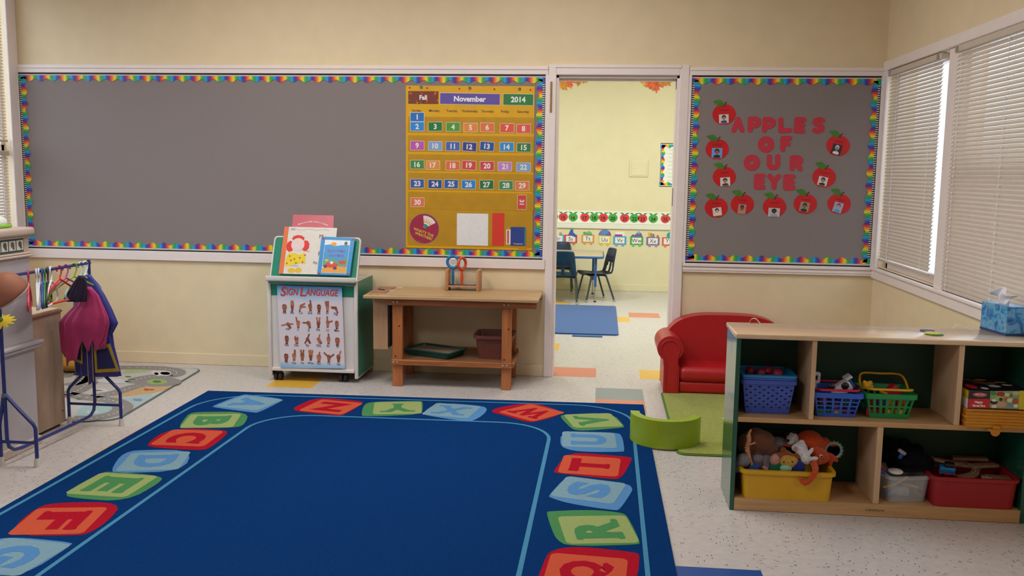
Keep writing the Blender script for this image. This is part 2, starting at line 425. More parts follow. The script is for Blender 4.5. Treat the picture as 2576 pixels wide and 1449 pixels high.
def window(n, x, y0, y1, z0, z1, sgn, rail=None):
    """sash set in the wall; sgn = +1 when outdoors is towards +X"""
    f = MB(); a, b = sorted((x+sgn*.05, x+sgn*.1))
    k = .035
    f.box((a, y0, z0), (b, y0+k, z1), white, .004); f.box((a, y1-k, z0), (b, y1, z1), white, .004)
    f.box((a, y0, z0), (b, y1, z0+k*1.6), white, .004); f.box((a, y0, z1-k), (b, y1, z1), white, .004)
    for r in rail or []: f.box((a, y0, r-.025), (b, y1, r+.025), white, .004)
    o = f.build('window_%d' % n, kind='structure')
    xg = x+sgn*.08
    MB().add([(xg, y0+k, z0+k), (xg, y1-k, z0+k), (xg, y1-k, z1-k), (xg, y0+k, z1-k)], [[0, 1, 2, 3]], glassm).build('pane', o)
    return o
for i, (a, b, c, d) in enumerate(WR): window(i+1, XR, a, b, c, d, 1, [1.44] if i == 1 else None)
for i, (a, b, c, d) in enumerate(WL): window(i+4, XL, a, b, c, d, -1, [1.52])

# ------------------------------------------------------------------ mini blinds
slat_m = mat('blind_slat_cream', 'C9BBAC', .35, .03, 20)
cord_m = mat('blind_cord_white', 'EFEDEA', .6, .02, 40)
def blind(x, y0, y1, z0, z1, sgn, tilt, label, ladders, pitch=.0215, wand=True, group='mini blinds on the windows', outer=None):
    root = thing('window_blind', (x, (y0+y1)/2, z0), label, 'blind', group)
    MB().box((x-.02, y0, z1-.035), (x+.02, y1, z1), slat_m, .004).build('head_rail', root)
    m = MB(); z = z1-.05; ca, sa = math.cos(tilt), math.sin(tilt); wd = .0125
    while z > z0+.02:
        # shallow crowned slat, four strips across
        P = []
        for k in range(4):
            u = -wd+2*wd*k/3; cr = .0022*(1-(u/wd)**2)
            P.append((x+sgn*(u*ca)-sgn*cr*sa, z+u*sa+cr*ca))
        vs = [(px, y, pz) for y in (y0+.004, y1-.004) for px, pz in P]
        m.add(vs, [[k, k+1, k+5, k+4] for k in range(3)], slat_m, True); z -= pitch
    m.build('slats', root)
    MB().box((x-.013, y0+.004, z0), (x+.013, y1-.004, z0+.016), slat_m, .004).build('bottom_rail', root)
    for f in ladders:
        c = MB(); y = y0+(y1-y0)*f
        for dx in (-.0135, .0135): c.tube([(x+dx, y, z1-.03), (x+dx, y, z0+.01)], .0011, cord_m, 5)
        zz = z1-.05
        while zz > z0+.02:
            c.box((x-.0145*sgn-.002, y-.004, zz-.006), (x-.0145*sgn+.002, y+.004, zz+.002), cord_m); zz -= pitch*2
        c.build('ladder_cord', root)
    if wand:
        MB().box((x-.024, y0+.02, z1-.03), (x-.018, y0+.05, z1-.004), steel).build('bracket', root); MB().box((x-.024, y1-.05, z1-.03), (x-.018, y1-.02, z1-.004), steel).build('bracket', root)
    return root
blind(XR+.004, -1.02, -.105, .866, 2.068, 1, math.radians(60), 'narrow cream mini blind beside the apple board with a gap at its edge', (.13, .8))
blind(XR-.012, -2.93, -1.262, .797, 2.068, 1, math.radians(60), 'wide cream mini blind behind the tissue box', (.04, .29, .62, .95))
blind(XR-.012, -4.73, -3.07, .797, 2.068, 1, math.radians(60), 'cream mini blind on the unseen window added for daylight', (.1, .5, .9))
blind(XL-.012, -2.43, -.125, 1.56, 2.79, -1, math.radians(40), 'upper cream mini blind above the toy kitchen', (.03, .3, .62, .97), wand=False, group='mini blinds on the kitchen side')
blind(XL-.016, -2.43, -.125, .83, 1.5, -1, math.radians(40), 'lower cream mini blind behind the wipes pack', (.1, .3, .62, .97), wand=False, group='mini blinds on the kitchen side')
blind(XL-.012, -4.88, -2.59, .83, 2.79, -1, math.radians(40), 'long cream mini blind out of sight beyond the toy kitchen', (.1, .5, .9), wand=False, group='mini blinds on the kitchen side')

# ------------------------------------------------------------------ light
world = bpy.data.worlds.new('sky'); sc.world = world; world.use_nodes = True
wn = world.node_tree; bg = wn.nodes['Background']
bg.inputs[0].default_value = (.80, .90, 1.0, 1); bg.inputs[1].default_value = 1.6
lampm = emit('lamp_diffuser', (1., .97, .93), LAMP)
lampf = emit('lamp_diffuser_far', (.92, 1., 1.), LAMPF)
lf = mat('lamp_frame_white', 'EDEDED', .4)
def troffer(x, y, m, label, group, w=.6, l=1.2):
    r = thing('ceiling_light', (x, y, ZC), label, 'light', group)
    f = MB()
    for a, b, c, d in ((-w/2, -l/2, -w/2+.03, l/2), (w/2-.03, -l/2, w/2, l/2), (-w/2, -l/2, w/2, -l/2+.03), (-w/2, l/2-.03, w/2, l/2)): f.box((x+a, y+b, ZC-.06), (x+c, y+d, ZC), lf, .004)
    f.build('frame', r)
    MB().add([(x-w/2+.03, y-l/2+.03, ZC-.045), (x-w/2+.03, y+l/2-.03, ZC-.045), (x+w/2-.03, y+l/2-.03, ZC-.045), (x+w/2-.03, y-l/2+.03, ZC-.045)], [[0, 1, 2, 3]], m).build('diffuser', r)
for x, y in NEAR_LAMPS: troffer(x, y, lampm, 'recessed ceiling light panel over the classroom rug', 'classroom ceiling lights')
for x, y in ((-1.2, 2.4), (1.0, 2.4)): troffer(x, y, lampf, 'recessed ceiling light panel in the far room', 'far room ceiling lights')
def daylight(name, x, y0, y1, z0, z1, sgn, power, col):
    l = bpy.data.lights.new(name, 'AREA'); l.shape = 'RECTANGLE'; l.size = (z1-z0)*1.25; l.size_y = (y1-y0)*1.15; l.energy = power; l.color = col
    o = bpy.data.objects.new(name, l); COL.objects.link(o)
    o.location = (x+sgn*.7, (y0+y1)/2, (z0+z1)/2+.25); o.rotation_euler = (0, sgn*PI/2-sgn*.2, 0)
    return o
for i, (a, b, c, d) in enumerate(WR): daylight('sky_light', XR, a, b, c, d, 1, SKY_R*(b-a), (.86, .93, 1.))
for i, (a, b, c, d) in enumerate(WL): daylight('sky_light', XL, a, b, c, d, -1, SKY_L*(b-a), (.78, .88, 1.))
vs = sc.view_settings; vs.view_transform = 'Standard'; vs.look = 'None'; vs.exposure = EXPO; vs.gamma = 1; vs.use_curve_mapping = False
sc.cycles.use_denoising = True; sc.cycles.max_bounces = 8; sc.cycles.transparent_max_bounces = 16; sc.cycles.sample_clamp_indirect = 6
# ================================================================== bulletin boards
def fabric(name, c):
    m = mat(name, c, .9, .07, 260, .25, 500, spec=.1, sheen=.2, stretch=(1, 1, 2.5)); return m
felt = fabric('board_fabric_grey', '8A807F')
RBC = ['E0352B', 'F0922C', 'ECDD2F', '4FAE3A', '1E9C70', '23A4E0', '2F55B5', '5B2E90']
rb_h = stripes('rainbow_across', 0, .122, RBC, .45); rb_v = stripes('rainbow_up', 2, .122, RBC[::-1], .45)
tick = stripes('black_white_ticks', 2, .0145, ['1B1718', 'DAD2D2'], .6, True)
blk = mat('border_black', '1E1A1C', .6, .1, 40); pale = mat('border_pale_edge', 'CDBFC0', .6, .05, 40)
def scallop(x0, x1, zb, sgn, d, period=.0865, lo=.022, hi=.041, ph=0.):
    """scalloped strip outline, straight edge at zb, waves towards sgn"""
    n = max(8, int((x1-x0)/.0054)); p = [(x0, zb), (x1, zb)]
    for i in range(n, -1, -1):
        x = x0+(x1-x0)*i/n; u = ((x+ph)/period) % 1
        p.append((x, zb+sgn*(lo+(hi-lo)*(.5+.5*math.cos(2*PI*u))**.8)))
    return p
def board(x0, x1, z0, z1, label, y=0., d0=.004):
    root = thing('bulletin_board', ((x0+x1)/2, y-d0, z0), label, 'bulletin board')
    MB().box((x0, y-d0-.004, z0), (x1, y-.0015, z1), felt).build('fabric_panel', root)
    d = y-d0-.006
    def strip(kind, a, b, edge, sgn):
        # built as a thin folded-paper strip standing 1 mm off the fabric
        m = MB(); n = max(6, int((b-a)/.006)); t = .0012; ph = random.random()*.08
        L = []
        for i in range(n+1):
            s_ = a+(b-a)*i/n; u = ((s_+ph)/.0865) % 1
            L.append((s_, edge+sgn*(.022+.019*(.5+.5*math.cos(2*PI*u)))))
        vs = []
        for s_, e in L:
            for dd in (d, d-t):
                vs += [(s_, dd, edge), (s_, dd, e)] if kind == 'h' else [(edge, dd, s_), (e, dd, s_)]
        fs = []
        for i in range(n):
            o = i*4; fs += [[o+2, o+3, o+7, o+6], [o+1, o+5, o+7, o+3], [o, o+2, o+6, o+4]]
        m.add(vs, fs, rb_h if kind == 'h' else rb_v)
        return m.build('rainbow_border', root)
    strip('h', x0, x1, z1-.018, -1); strip('h', x0, x1, z0+.02, 1)
    strip('v', z0+.03, z1-.03, x0+.019, 1); strip('v', z0+.03, z1-.03, x1-.019, -1)
    for za, zb, m_ in ((z1-.0105, z1, blk), (z1-.018, z1-.0105, pale), (z0+.010, z0+.02, pale), (z0, z0+.010, blk)):
        MB().box((x0, d-.001, za), (x1, d+.001, zb), m_).build('striped_edge', root)
    for xa, xb in ((x0+.004, x0+.019), (x1-.019, x1-.004)):
        MB().box((xa, d-.001, z0+.02), (xb, d+.001, z1-.02), tick).build('striped_edge', root)
    for xa, xb in ((x0, x0+.004), (x1-.004, x1)):
        MB().box((xa, d-.001, z0+.02), (xb, d+.001, z1-.02), blk).build('striped_edge', root)
    return root
board(-4.098, -.384, .81, 2.047, 'long grey fabric bulletin board with rainbow scalloped border and yellow calendar')
board(.576, 1.779, .812, 2.046, 'square grey bulletin board with rainbow border holding paper apples')
FELT = -.0085   # front of the fabric

# ------------------------------------------------------------------ calendar pocket chart
def paper(name, c, rough=.55, **k): return mat(name, c, rough, .035, 45, **k)
K = 1449/480
def cw(x, y): return onwall(1000+x/K, 180+y/K, -.012)
yel = mat('chart_yellow_vinyl', 'DDA60C', .42, .05, 14, .1, 60); yeld = mat('chart_pocket_yellow', 'C08F12', .42, .06, 14, .1, 60)
inkb = mat('ink_navy', '252B52', .6, .05, 60); wht = paper('card_white', 'EDEBEA'); metalr = mat('grommet_metal', '7F7A78', .3, .1, 80, metal=.9)
red_pin = mat('pin_red', 'D8342A', .4, .05, 40); film = clear('clear_vinyl', (1, 1, 1), .045, .18)
p00, p10, p11, p01 = cw(65, 103), cw(1045, 120), cw(1020, 1360), cw(72, 1335)
cx0, cx1, cz0, cz1 = -1.329, -.455, .873, 1.971
ch = thing('pocket_chart', ((cx0+cx1)/2, -.012, cz0), 'yellow vinyl calendar pocket chart pinned to the long grey board', 'calendar')
MB().box((cx0, -.0125, cz0), (cx1, FELT, cz1), yel, .001).build('chart_panel', ch)
DCH = -.0128
def wbox(name, par, x0, y0, x1, y1, m, d0, d1, **kw):
    a, b = cw(x0, y1), cw(x1, y0)
    return MB().box((a.x, d1, a.z), (b.x, d0, b.z), m).build(name, par, **kw)
for y0, y1 in ((350, 462), (493, 607), (638, 752), (780, 897), (926, 1042)):
    wbox('pocket', ch, 80, y0, 1035, y1, yeld, DCH, DCH-.0008)
    a, b = cw(80, y1-2), cw(1030, y0+10)
    MB().add([(a.x, -.0165, a.z), (b.x, -.0165, a.z), (b.x, -.0165, b.z), (a.x, -.0165, b.z)], [[0, 1, 2, 3]], film).build('clear_pocket', ch)
wbox('pocket', ch, 76, 1060, 1028, 1318, yeld, DCH, DCH-.0008)
for x in (180, 549, 927):
    p = cw(x, 120+(x-180)*.017); MB(wallT(p.x, p.z, .013)).lathe([(.0105, 0), (.0105, .002), (.0055, .003), (.0055, .0005)], metalr, 20).build('grommet', ch)
for x in (93, 225, 470, 736, 1010):
    p = cw(x, 122+(x-93)*.017); MB(wallT(p.x, p.z, .013)).lathe([(.0045, 0), (.0055, .004), (.003, .007)], red_pin, 12).build('push_pin', ch)
m = MB()
for x, t in ((145, 'Sunday'), (280, 'Monday'), (413, 'Tuesday'), (548, 'Wednesday'), (683, 'Thursday'), (818, 'Friday'), (955, 'Saturday')):
    p = cw(x, 298+(x-145)*.012); m.T = wallT(p.x, p.z, .0134); m.text(t, .0165, inkb, bold=.01)
p = cw(950, 1346); m.T = wallT(p.x, p.z, .0134); m.box((-.03, -.001, 0), (.03, .001, .0002), inkb)
m.build('lettering', ch)
CARDD = .0142
def card(txt, x, y, c, w=106, h=68, rot=0., label=None, turn=0., tc=wht, size=None, name='date_card', group='date cards on the calendar', border=True):
    p = cw(x, y); W_, H_ = w/K*.00279*.985, h/K*.00279*.985
    T_ = wallT(p.x, p.z, CARDD, roll=math.radians(rot))
    cm = paper('card_'+c, c, .5)
    root = MB(T_)
    root.box((-W_/2, -H_/2, -.0006), (W_/2, H_/2, 0), wht if border else cm)
    b = .0022
    o = root.build(name, None, label=label, cat='card', group=group)
    q = MB(T_); q.prism([(-W_/2+b, -H_/2+b), (W_/2-b, -H_/2+b), (W_/2-b, H_/2-b), (-W_/2+b, H_/2-b)], .0003, cm); q.build('colour_field', o)
    q = MB(T_); q.text(txt, size or H_*.56, tc, z=.0005, bold=.035, rot=turn); q.build('numeral' if txt.isdigit() and len(txt) < 3 else 'lettering', o)
    return o
CD = [(1, 150, 345, '2070C4', 0), (2, 150, 417, '1C8CDC', 0), (3, 287, 418, '107C34', 1), (4, 422, 420, '4E9E30', 0), (5, 555, 425, 'E88C36', 1), (6, 682, 424, 'E8763C', -1), (7, 832, 429, 'E8553A', 0), (8, 957, 434, 'E85A42', 1),
      (9, 150, 562, 'C455B4', 0), (10, 287, 565, '82A8DC', 0), (11, 420, 567, '4466B8', 0), (12, 547, 571, '2E3E92', -3), (13, 680, 568, '2252A4', -4), (14, 830, 572, '2392DC', 0), (15, 960, 577, '2E7E42', 0),
      (16, 150, 706, '3E8E3E', 1), (17, 270, 711, 'E8943A', 1), (18, 420, 714, 'E86C40', 0), (19, 543, 712, 'DA4440', -3), (20, 680, 717, 'D2404A', 1), (21, 815, 721, 'C48ACC', 0), (22, 957, 726, '86A6DC', 0),
      (23, 150, 850, '335CA8', 1), (24, 285, 854, '2C4C96', -1), (25, 408, 854, '2B5CAC', -1), (26, 540, 858, '1F84D4', 0), (27, 677, 859, '137438', 1), (28, 824, 864, '3E8E56', 1), (29, 947, 867, 'E87C4A', 1), (30, 152, 992, 'E8744A', 1)]
CN = {'2070C4': 'deep blue', '1C8CDC': 'sky blue'}
for n, x, y, c, r in CD:
    card(str(n), x, y, c, rot=r, label='calendar date card with white number %d on a coloured ground' % n)
card('31', 945, 992, 'DA4440', w=68, h=108, rot=0, turn=-PI/2, size=.03, label='red calendar date card numbered 31 turned on its side')
HG = 'header cards on the calendar'
f = card('Fall', 196, 197, '7A3426', 226, 92, 0, 'brown header card reading Fall with autumn leaves', size=.030, name='header_card', group=HG, border=False)
q = MB(wallT(cw(196, 197).x, cw(196, 197).z, CARDD+.0006))
for k in range(16):
    x, y = random.uniform(-.1, .1), random.choice((-1, 1))*random.uniform(.018, .036); q.prism([(x+random.uniform(.006, .011)*math.cos(a)*(1 if i % 2 else .6), y+.008*math.sin(a)*(1 if i % 2 else .6)) for i, a in enumerate([j*PI/5 for j in range(10)])], .0002, paper('leaf_bit_%d' % (k % 3), ('C8702A', '4E7A34', 'B8432A')[k % 3]))
q.build('leaf_print', f)
card('November', 550, 208, '6050A2', 450, 84, -.6, 'purple header card reading November', size=.036, name='header_card', group=HG)
card('2014', 917, 213, '2C7A3A', 226, 84, -.6, 'green header card reading 2014', size=.036, name='header_card', group=HG)
# weather wheel, blank paper, red strip, blue booklet
p = cw(203, 1193); T_ = wallT(p.x, p.z, CARDD); R_ = 112/K*.00279
o = MB(T_).lathe([(R_, -.0008), (R_, 0)], paper('wheel_rim', '7E6A8A'), 48).build('weather_wheel', None, label='round magenta weather wheel in the lowest pocket of the calendar', cat='dial')
q = MB(T_); q.prism(circ(0, 0, R_*.965, 48), .0004, paper('wheel_magenta', 'A31C46')); q.build('dial_face', o)
q = MB(T_); q.prism([(0, 0)]+ringpts(0, 0, R_*.86, math.radians(28), math.radians(94), 10), .0008, wht)
for k in range(5):
    a = math.radians(36+k*13); q.prism([(R_*.4*math.cos(a-.1), R_*.4*math.sin(a-.1)), (R_*.82*math.cos(a), R_*.82*math.sin(a)), (R_*.4*math.cos(a+.1), R_*.4*math.sin(a+.1))], .0011, paper('sun_orange', 'E8A838'))
q.prism(circ(.006, .014, .012, 12), .0011, paper('sun_orange', 'E8A838')); q.prism([(0, 0)]+ringpts(0, 0, R_*.32, math.radians(28), math.radians(94), 6), .0012, paper('teal_print', '1F8A94')); q.build('window_cutout', o)
q = MB(T_); yt = paper('wheel_text_yellow', 'E6C63C')
for t, u in (("WHAT'S THE", -.022), ('WEATHER?', -.048)): q.text(t, .0185, yt, -.004, u-.002, .0009, bold=.02, rot=math.radians(-20))
q.text('- - -', .01, yt, -.03, -.085, .0009, rot=math.radians(-20)); q.build('lettering', o)
def wcard(name, x0, y0, x1, y1, m, label, cat, d=CARDD):
    a, b = cw(x0, y1), cw(x1, y0)
    return MB().box((a.x, -d-.0008, a.z), (b.x, -d, b.z), m, .0003).build(name, None, label=label, cat=cat), (a+b)/2
wcard('paper_sheet', 450, 1080, 690, 1318, wht, 'blank white paper sheet in the lowest pocket of the calendar', 'paper')
wcard('paper_strip', 718, 1075, 812, 1322, paper('strip_red', 'DE3322'), 'plain red paper strip standing in the lowest calendar pocket', 'paper')
o, p = wcard('small_card', 825, 1200, 880, 1312, wht, 'small white and red card tucked behind the blue card in the calendar', 'card')
q = MB(wallT(p.x, p.z, CARDD+.0009)); q.box((-.017, -.045, 0), (-.006, .045, .0002), paper('strip_red', 'DE3322')); q.build('red_band', o)
o, p = wcard('small_card', 858, 1182, 974, 1320, paper('booklet_blue', '1F3F92'), 'dark blue card with small white lettering in the lowest calendar pocket', 'card', CARDD+.002)
q = MB(wallT(p.x, p.z, CARDD+.003)); q.text('Transparent', .0095, wht, 0, -.052, .0002, bold=.01); q.build('lettering', o)
q = MB(wallT(p.x, p.z, CARDD+.003)); q.box((.043, -.06, 0), (.052, .06, .0002), paper('teal_print', '1F8A94')); q.build('edge_band', o)
a, b = cw(80, 1316), cw(1024, 1072)
MB().add([(a.x, -.019, a.z), (b.x, -.019, a.z), (b.x, -.019, b.z), (a.x, -.019, b.z)], [[0, 1, 2, 3]], film).build('clear_pocket', ch)

# ------------------------------------------------------------------ APPLES OF OUR EYE
redl = paper('letter_red_card', 'C22E42', .6)
BL = {  # fat rounded strokes in a unit box
 'A': [((.2, .14), (.5, .86)), ((.8, .14), (.5, .86)), ((.32, .4), (.68, .4)), ((.4, .6), (.6, .6))],
 'P': [((.17, .14), (.17, .85)), ((.17, .85), (.6, .85)), ((.6, .85), (.82, .74)), ((.82, .74), (.82, .55)), ((.82, .55), (.6, .42)), ((.6, .42), (.17, .42))],
 'L': [((.2, .86), (.2, .15)), ((.2, .15), (.85, .15))],
 'E': [((.2, .86), (.2, .14)), ((.2, .86), (.82, .86)), ((.2, .5), (.76, .5)), ((.2, .14), (.82, .14))],
 'S': [((.8, .8), (.55, .87)), ((.55, .87), (.28, .82)), ((.28, .82), (.22, .66)), ((.22, .66), (.5, .52)), ((.5, .52), (.76, .38)), ((.76, .38), (.74, .2)), ((.74, .2), (.48, .13)), ((.48, .13), (.2, .2))],
 'F': [((.2, .86), (.2, .14)), ((.2, .86), (.82, .86)), ((.2, .5), (.72, .5))],
 'U': [((.2, .86), (.2, .36)), ((.2, .36), (.34, .17)), ((.34, .17), (.66, .17)), ((.66, .17), (.8, .36)), ((.8, .36), (.8, .86))],
 'R': [((.19, .14), (.19, .85)), ((.19, .85), (.6, .85)), ((.6, .85), (.8, .75)), ((.8, .75), (.8, .6)), ((.8, .6), (.6, .48)), ((.6, .48), (.19, .48)), ((.5, .48), (.82, .14))],
 'Y': [((.17, .86), (.5, .5)), ((.83, .86), (.5, .5)), ((.5, .5), (.5, .14))]}
def bubble(ch_, x, z, w, label, rot=0.):
    h = .105; q = MB(wallT(x, z, -FELT, roll=rot)); r = .0162 if ch_ not in 'A' else .0155
    if ch_ == 'O':
        R_ = .053; pts = circ(0, 0, R_, 28); inn = circ(0, 0, .0125, 28)
        vs = [(a, b, .002) for a, b in pts]+[(a, b, .002) for a, b in inn]+[(a, b, 0) for a, b in pts]
        q.add(vs, [[i, (i+1) % 28, 28+(i+1) % 28, 28+i] for i in range(28)]+[[i, 56+i, 56+(i+1) % 28, (i+1) % 28] for i in range(28)], redl)
    else:
        for k, (a, b) in enumerate(BL[ch_]):
            f_ = lambda p: ((p[0]-.5)*(w-2*r)/.66, (p[1]-.5)*(h-2*r)/.72)
            q.prism(capsule(f_(a), f_(b), r, 7), .002+.00002*k, redl)
    q.build('paper_letter', None, label=label, cat='letter', group='red letters on the apple board')
WD = [('APPLES', 1.731, [(.885, .091), (.99, .086), (1.083, .086), (1.185, .088), (1.281, .079), (1.4, .086)]), ('OF', 1.606, [(1.071, .1), (1.199, .078)]), ('OUR', 1.486, [(.985, .1), (1.124, .092), (1.271, .088)]), ('EYE', 1.36, [(1.041, .078), (1.134, .09), (1.232, .083)])]
seen = {}
for wd, z, L in WD:
    for i, (x, w_) in enumerate(L):
        ch_ = wd[i]
        which = {('APPLES', 1): 'first letter P', ('APPLES', 2): 'second letter P', ('EYE', 0): 'first letter E', ('EYE', 2): 'last letter E'}.get((wd, i), 'letter '+ch_)
        bubble(ch_, x, z+random.uniform(-.002, .003), w_, 'red card %s of the word %s on the grey board' % (which, wd), math.radians(random.uniform(-3, 3)))
ared = mat('apple_red_card', 'C9161E', .4, .1, 10); aleaf = mat('apple_leaf_green', '3F7A22', .5, .15, 30); astem = paper('apple_stem_brown', '4A3328'); scrib = paper('pen_dark_red', '7A0E18')
def apple(x, z, k, rot, ph, label):
    D0 = -FELT
    q = MB(wallT(x, z, D0, roll=rot)); P = []
    for i in range(40):
        a = 2*PI*i/40; r = .073*k*(1+.03*math.cos(2*a)-.05*math.exp(-((a-PI/2)/.22)**2)-.085*math.exp(-((a-1.5*PI)/.2)**2)-.03*math.sin(a)*-1)
        s_ = 1-.12*max(0, -math.sin(a))**2
        P.append((r*math.cos(a)*1.0*s_, r*math.sin(a)*.96))
    o = q.prism(P, .0015, ared).build('paper_apple', None, label=label, cat='apple cutout', group='paper apples on the board')
    T_ = wallT(x, z, D0+.0016, roll=rot)
    q = MB(T_); q.prism(chaikin([(.002, .062), (-.02, .095), (-.045, .096), (-.078, .085), (-.058, .074), (-.046, .06), (-.022, .052)], 1), .0008, aleaf); q.build('leaf', o)
    q = MB(T_); q.prism([(-.004, .052), (.002, .05), (.008, .072), (.017, .082), (.012, .086), (.001, .074)], .0006, astem); q.prism(circ(0, .058, .008, 10, .006), .0004, paper('apple_dimple', '8C1018')); q.build('stem', o)
    q = MB(T_); pts = [(-.03+.06*i/18, .03+.004*math.sin(i*1.9)+.002*math.sin(i*4.1)) for i in range(19)]
    for a, b in zip(pts, pts[1:]): q.prism(capsule(a, b, .0011, 2), .0003, scrib)
    q.build('handwriting', o)
    (px, pz, w, h, tilt, bg_, hair, skin, shirt) = ph
    T2 = wallT(x, z, D0+.0024, roll=rot) @ M.Translation((px, pz, 0)) @ Rz(tilt)
    q = MB(T2); q.box((-w/2, -h/2, 0), (w/2, h/2, .0006), paper('photo_'+bg_, bg_, .3)); po = q.build('photo', o)
    q = MB(T2); q.prism(chaikin([(-w*.36, -h*.48), (w*.36, -h*.48), (w*.3, -h*.24), (.004, -h*.16), (-w*.3, -h*.24)], 1), .0008, paper('shirt_'+shirt, shirt, .4)); q.build('printed_shirt', po)
    q = MB(T2); q.prism(circ(0, h*.18, w*.23, 18, h*.25), .0009, paper('hair_'+hair, hair, .4)); q.build('printed_hair', po)
    q = MB(T2); q.prism(circ(0, h*.06, w*.17, 16, h*.2), .001, paper('skin_'+skin, skin, .4))
    for sx in (-1, 1): q.prism(circ(sx*w*.07, h*.1, w*.022, 6), .0011, paper('hair_'+hair, hair, .4))
    q.prism(capsule((-w*.05, -h*.03), (w*.05, -h*.03), w*.012, 3), .0011, scrib); q.build('printed_face', po)
D = math.radians; u_ = 1/924.
APPS = [
 (.792, 1.794, 0, (0, -.026, .062, .056, 3, 'DCD6D2', '2A2226', 'B88A72', '3A5088'), 'red paper apple beside the letter A, photo of a child in a blue top'),
 (.757, 1.567, -1, (0, -.022, .068, .065, 0, '6FA0D8', '1C2030', 'A8644A', '262A40'), 'red paper apple with a sky blue photo, below the topmost apple'),
 (.811, 1.387, 0, (.007, -.029, .064, .056, 5, 'DED8D4', '2A2226', 'B08872', '5A3A40'), 'red paper apple above the bottom row, photo on white tilted slightly'),
 (.767, 1.183, 0, (.007, -.024, .058, .054, 9, 'DCD2C8', '221E1E', 'CDB29C', 'E0D8C8'), 'red paper apple starting the bottom row, small tilted cream photo'),
 (.936, 1.208, -1, (-.001, -.029, .052, .064, -4, 'B08A80', '3A2020', '8A4A42', 'B89058'), 'red paper apple second along the bottom row, dark red close portrait'),
 (1.145, 1.195, -1, (-.001, -.034, .074, .058, -1, 'C4BEBA', '1E1818', '5C4038', '9AA0CC'), 'red paper apple in the middle of the bottom row, wide photo with dark hair'),
 (1.342, 1.218, -6, (-.002, -.018, .06, .062, -4, 'A08C78', '28201E', '8A6650', '2A2C30'), 'red paper apple fourth along the bottom row, tan photo with dark clothes'),
 (1.558, 1.222, -10, (-.002, -.022, .058, .066, -6, 'A6A8C4', '5A5470', 'C0A4AC', '4EA4CC'), 'red paper apple ending the bottom row, photo with bright blue clothes'),
 (1.453, 1.394, -8, (-.004, -.024, .06, .058, -4, 'D8D0CE', '241E20', 'A8847A', '3A3034'), 'red paper apple beside the word OUR, photo on white'),
 (1.53, 1.599, -8, (-.004, -.022, .06, .066, -6, '25242A', 'C8C8CC', '8C8480', 'E4E4E6'), 'red paper apple near the window, dark photo with white clothes'),
]
for x, z, r, ph, lb in APPS:
    ph = ph[:4]+(D(ph[4]),)+ph[5:]
    apple(x, z, 1., D(r), ph, lb)
# ================================================================== far room
def onplane(px, py, P0, n):
    d = AX_R*((px-IW/2)/FPX) + AX_D*((py-IH/2)/FPX) + AX_F
    return CAM + d*((V(P0)-CAM).dot(n)/d.dot(n))
navy = mat('chair_shell_navy', '1E2A44', .38, .05, 20); teal = mat('chair_shell_teal', '16394E', .4, .08, 14); chleg = mat('chair_leg_grey', '45505A', .35, .08, 30, metal=.5)
glide = mat('glide_chrome', 'B9B0A8', .25, .1, 60, metal=.8)
def school_chair(x, y, rot, m, label):
    T_ = T3(x, y, 0) @ Rz(rot)
    r = thing('school_chair', (x, y, 0), label, 'chair', 'classroom chairs in the far room')
    prof = [(.165, .285), (.172, .298), (.155, .306), (.08, .30), (0, .292), (-.08, .291), (-.125, .298), (-.15, .315), (-.162, .345), (-.168, .38), (-.175, .42), (-.185, .47), (-.197, .52), (-.207, .56), (-.213, .575)]
    wd = [.13, .145, .15, .152, .15, .148, .147, .145, .143, .14, .135, .13, .124, .116, .095]
    n = 16; vs, fs = [], []
    for (py, pz), w in zip(prof, wd):
        for k in range(n+1):
            u = -1+2*k/n; vs.append((u*w, py+.018*u*u*(1 if pz > .31 else 0), pz+.012*u*u*(1 if pz < .31 else 0)))
    for i in range(len(prof)-1):
        for k in range(n):
            if i in (7, 8, 9) and (3 <= k <= 6 or 9 <= k <= 12) and not (i == 9 and k in (3, 12)): continue
            a = i*(n+1)+k; fs.append([a, a+1, a+n+2, a+n+1])
    o = MB(T_).add(vs, fs, m, True).build('seat_shell', r)
    s_ = o.modifiers.new('thickness', 'SOLIDIFY'); s_.thickness = .008; s_.offset = 0
    for sx in (-1, 1):
        for sy, yb in ((.1, .162), (-.07, -.162)):
            pts = spline([(sx*.03, sy*.7, .282), (sx*.11, sy, .28), (sx*.135, sy+(yb-sy)*.12, .25), (sx*.155, yb, .012)], 5)
            l = MB(T_).tube(pts, .0105, chleg, 8).build('leg', r)
            MB(T_).lathe([(.012, 0), (.015, .003), (.013, .016), (.009, .022)], glide, 10, T3(sx*.156, yb, 0)).build('foot_glide', l)
    MB(T_).box((-.1, -.08, .276), (.1, .11, .286), chleg, .003).build('seat_support', r)
    return r
school_chair(-.035, 3.943, math.radians(111), navy, 'navy child chair side-on at the end of the small table')
school_chair(-.385, 3.69, 0, teal, 'dark teal child chair with two back openings pushed under the small table')
school_chair(-.47, 4.57, PI, navy, 'navy child chair beyond the small table, only its backrest showing')
tt = thing('activity_table', (-.4, 4.09, 0), 'low school table with pale top and blue edge in the far room', 'table')
ttop = wood('table_laminate', 'C9B796', 'BCA884', 0, .35); tblue = mat('table_edge_blue', '2A5FA0', .35, .05, 30)
MB().prism(rrect(-.86, 3.715, .037, 4.476, .04), .02, ttop, .484).build('tabletop', tt)
q = MB(); q.tube([(x, y, .492) for x, y in rrect(-.86, 3.715, .037, 4.476, .04)], .013, tblue, 8, closed=True); q.build('edge_band', tt)
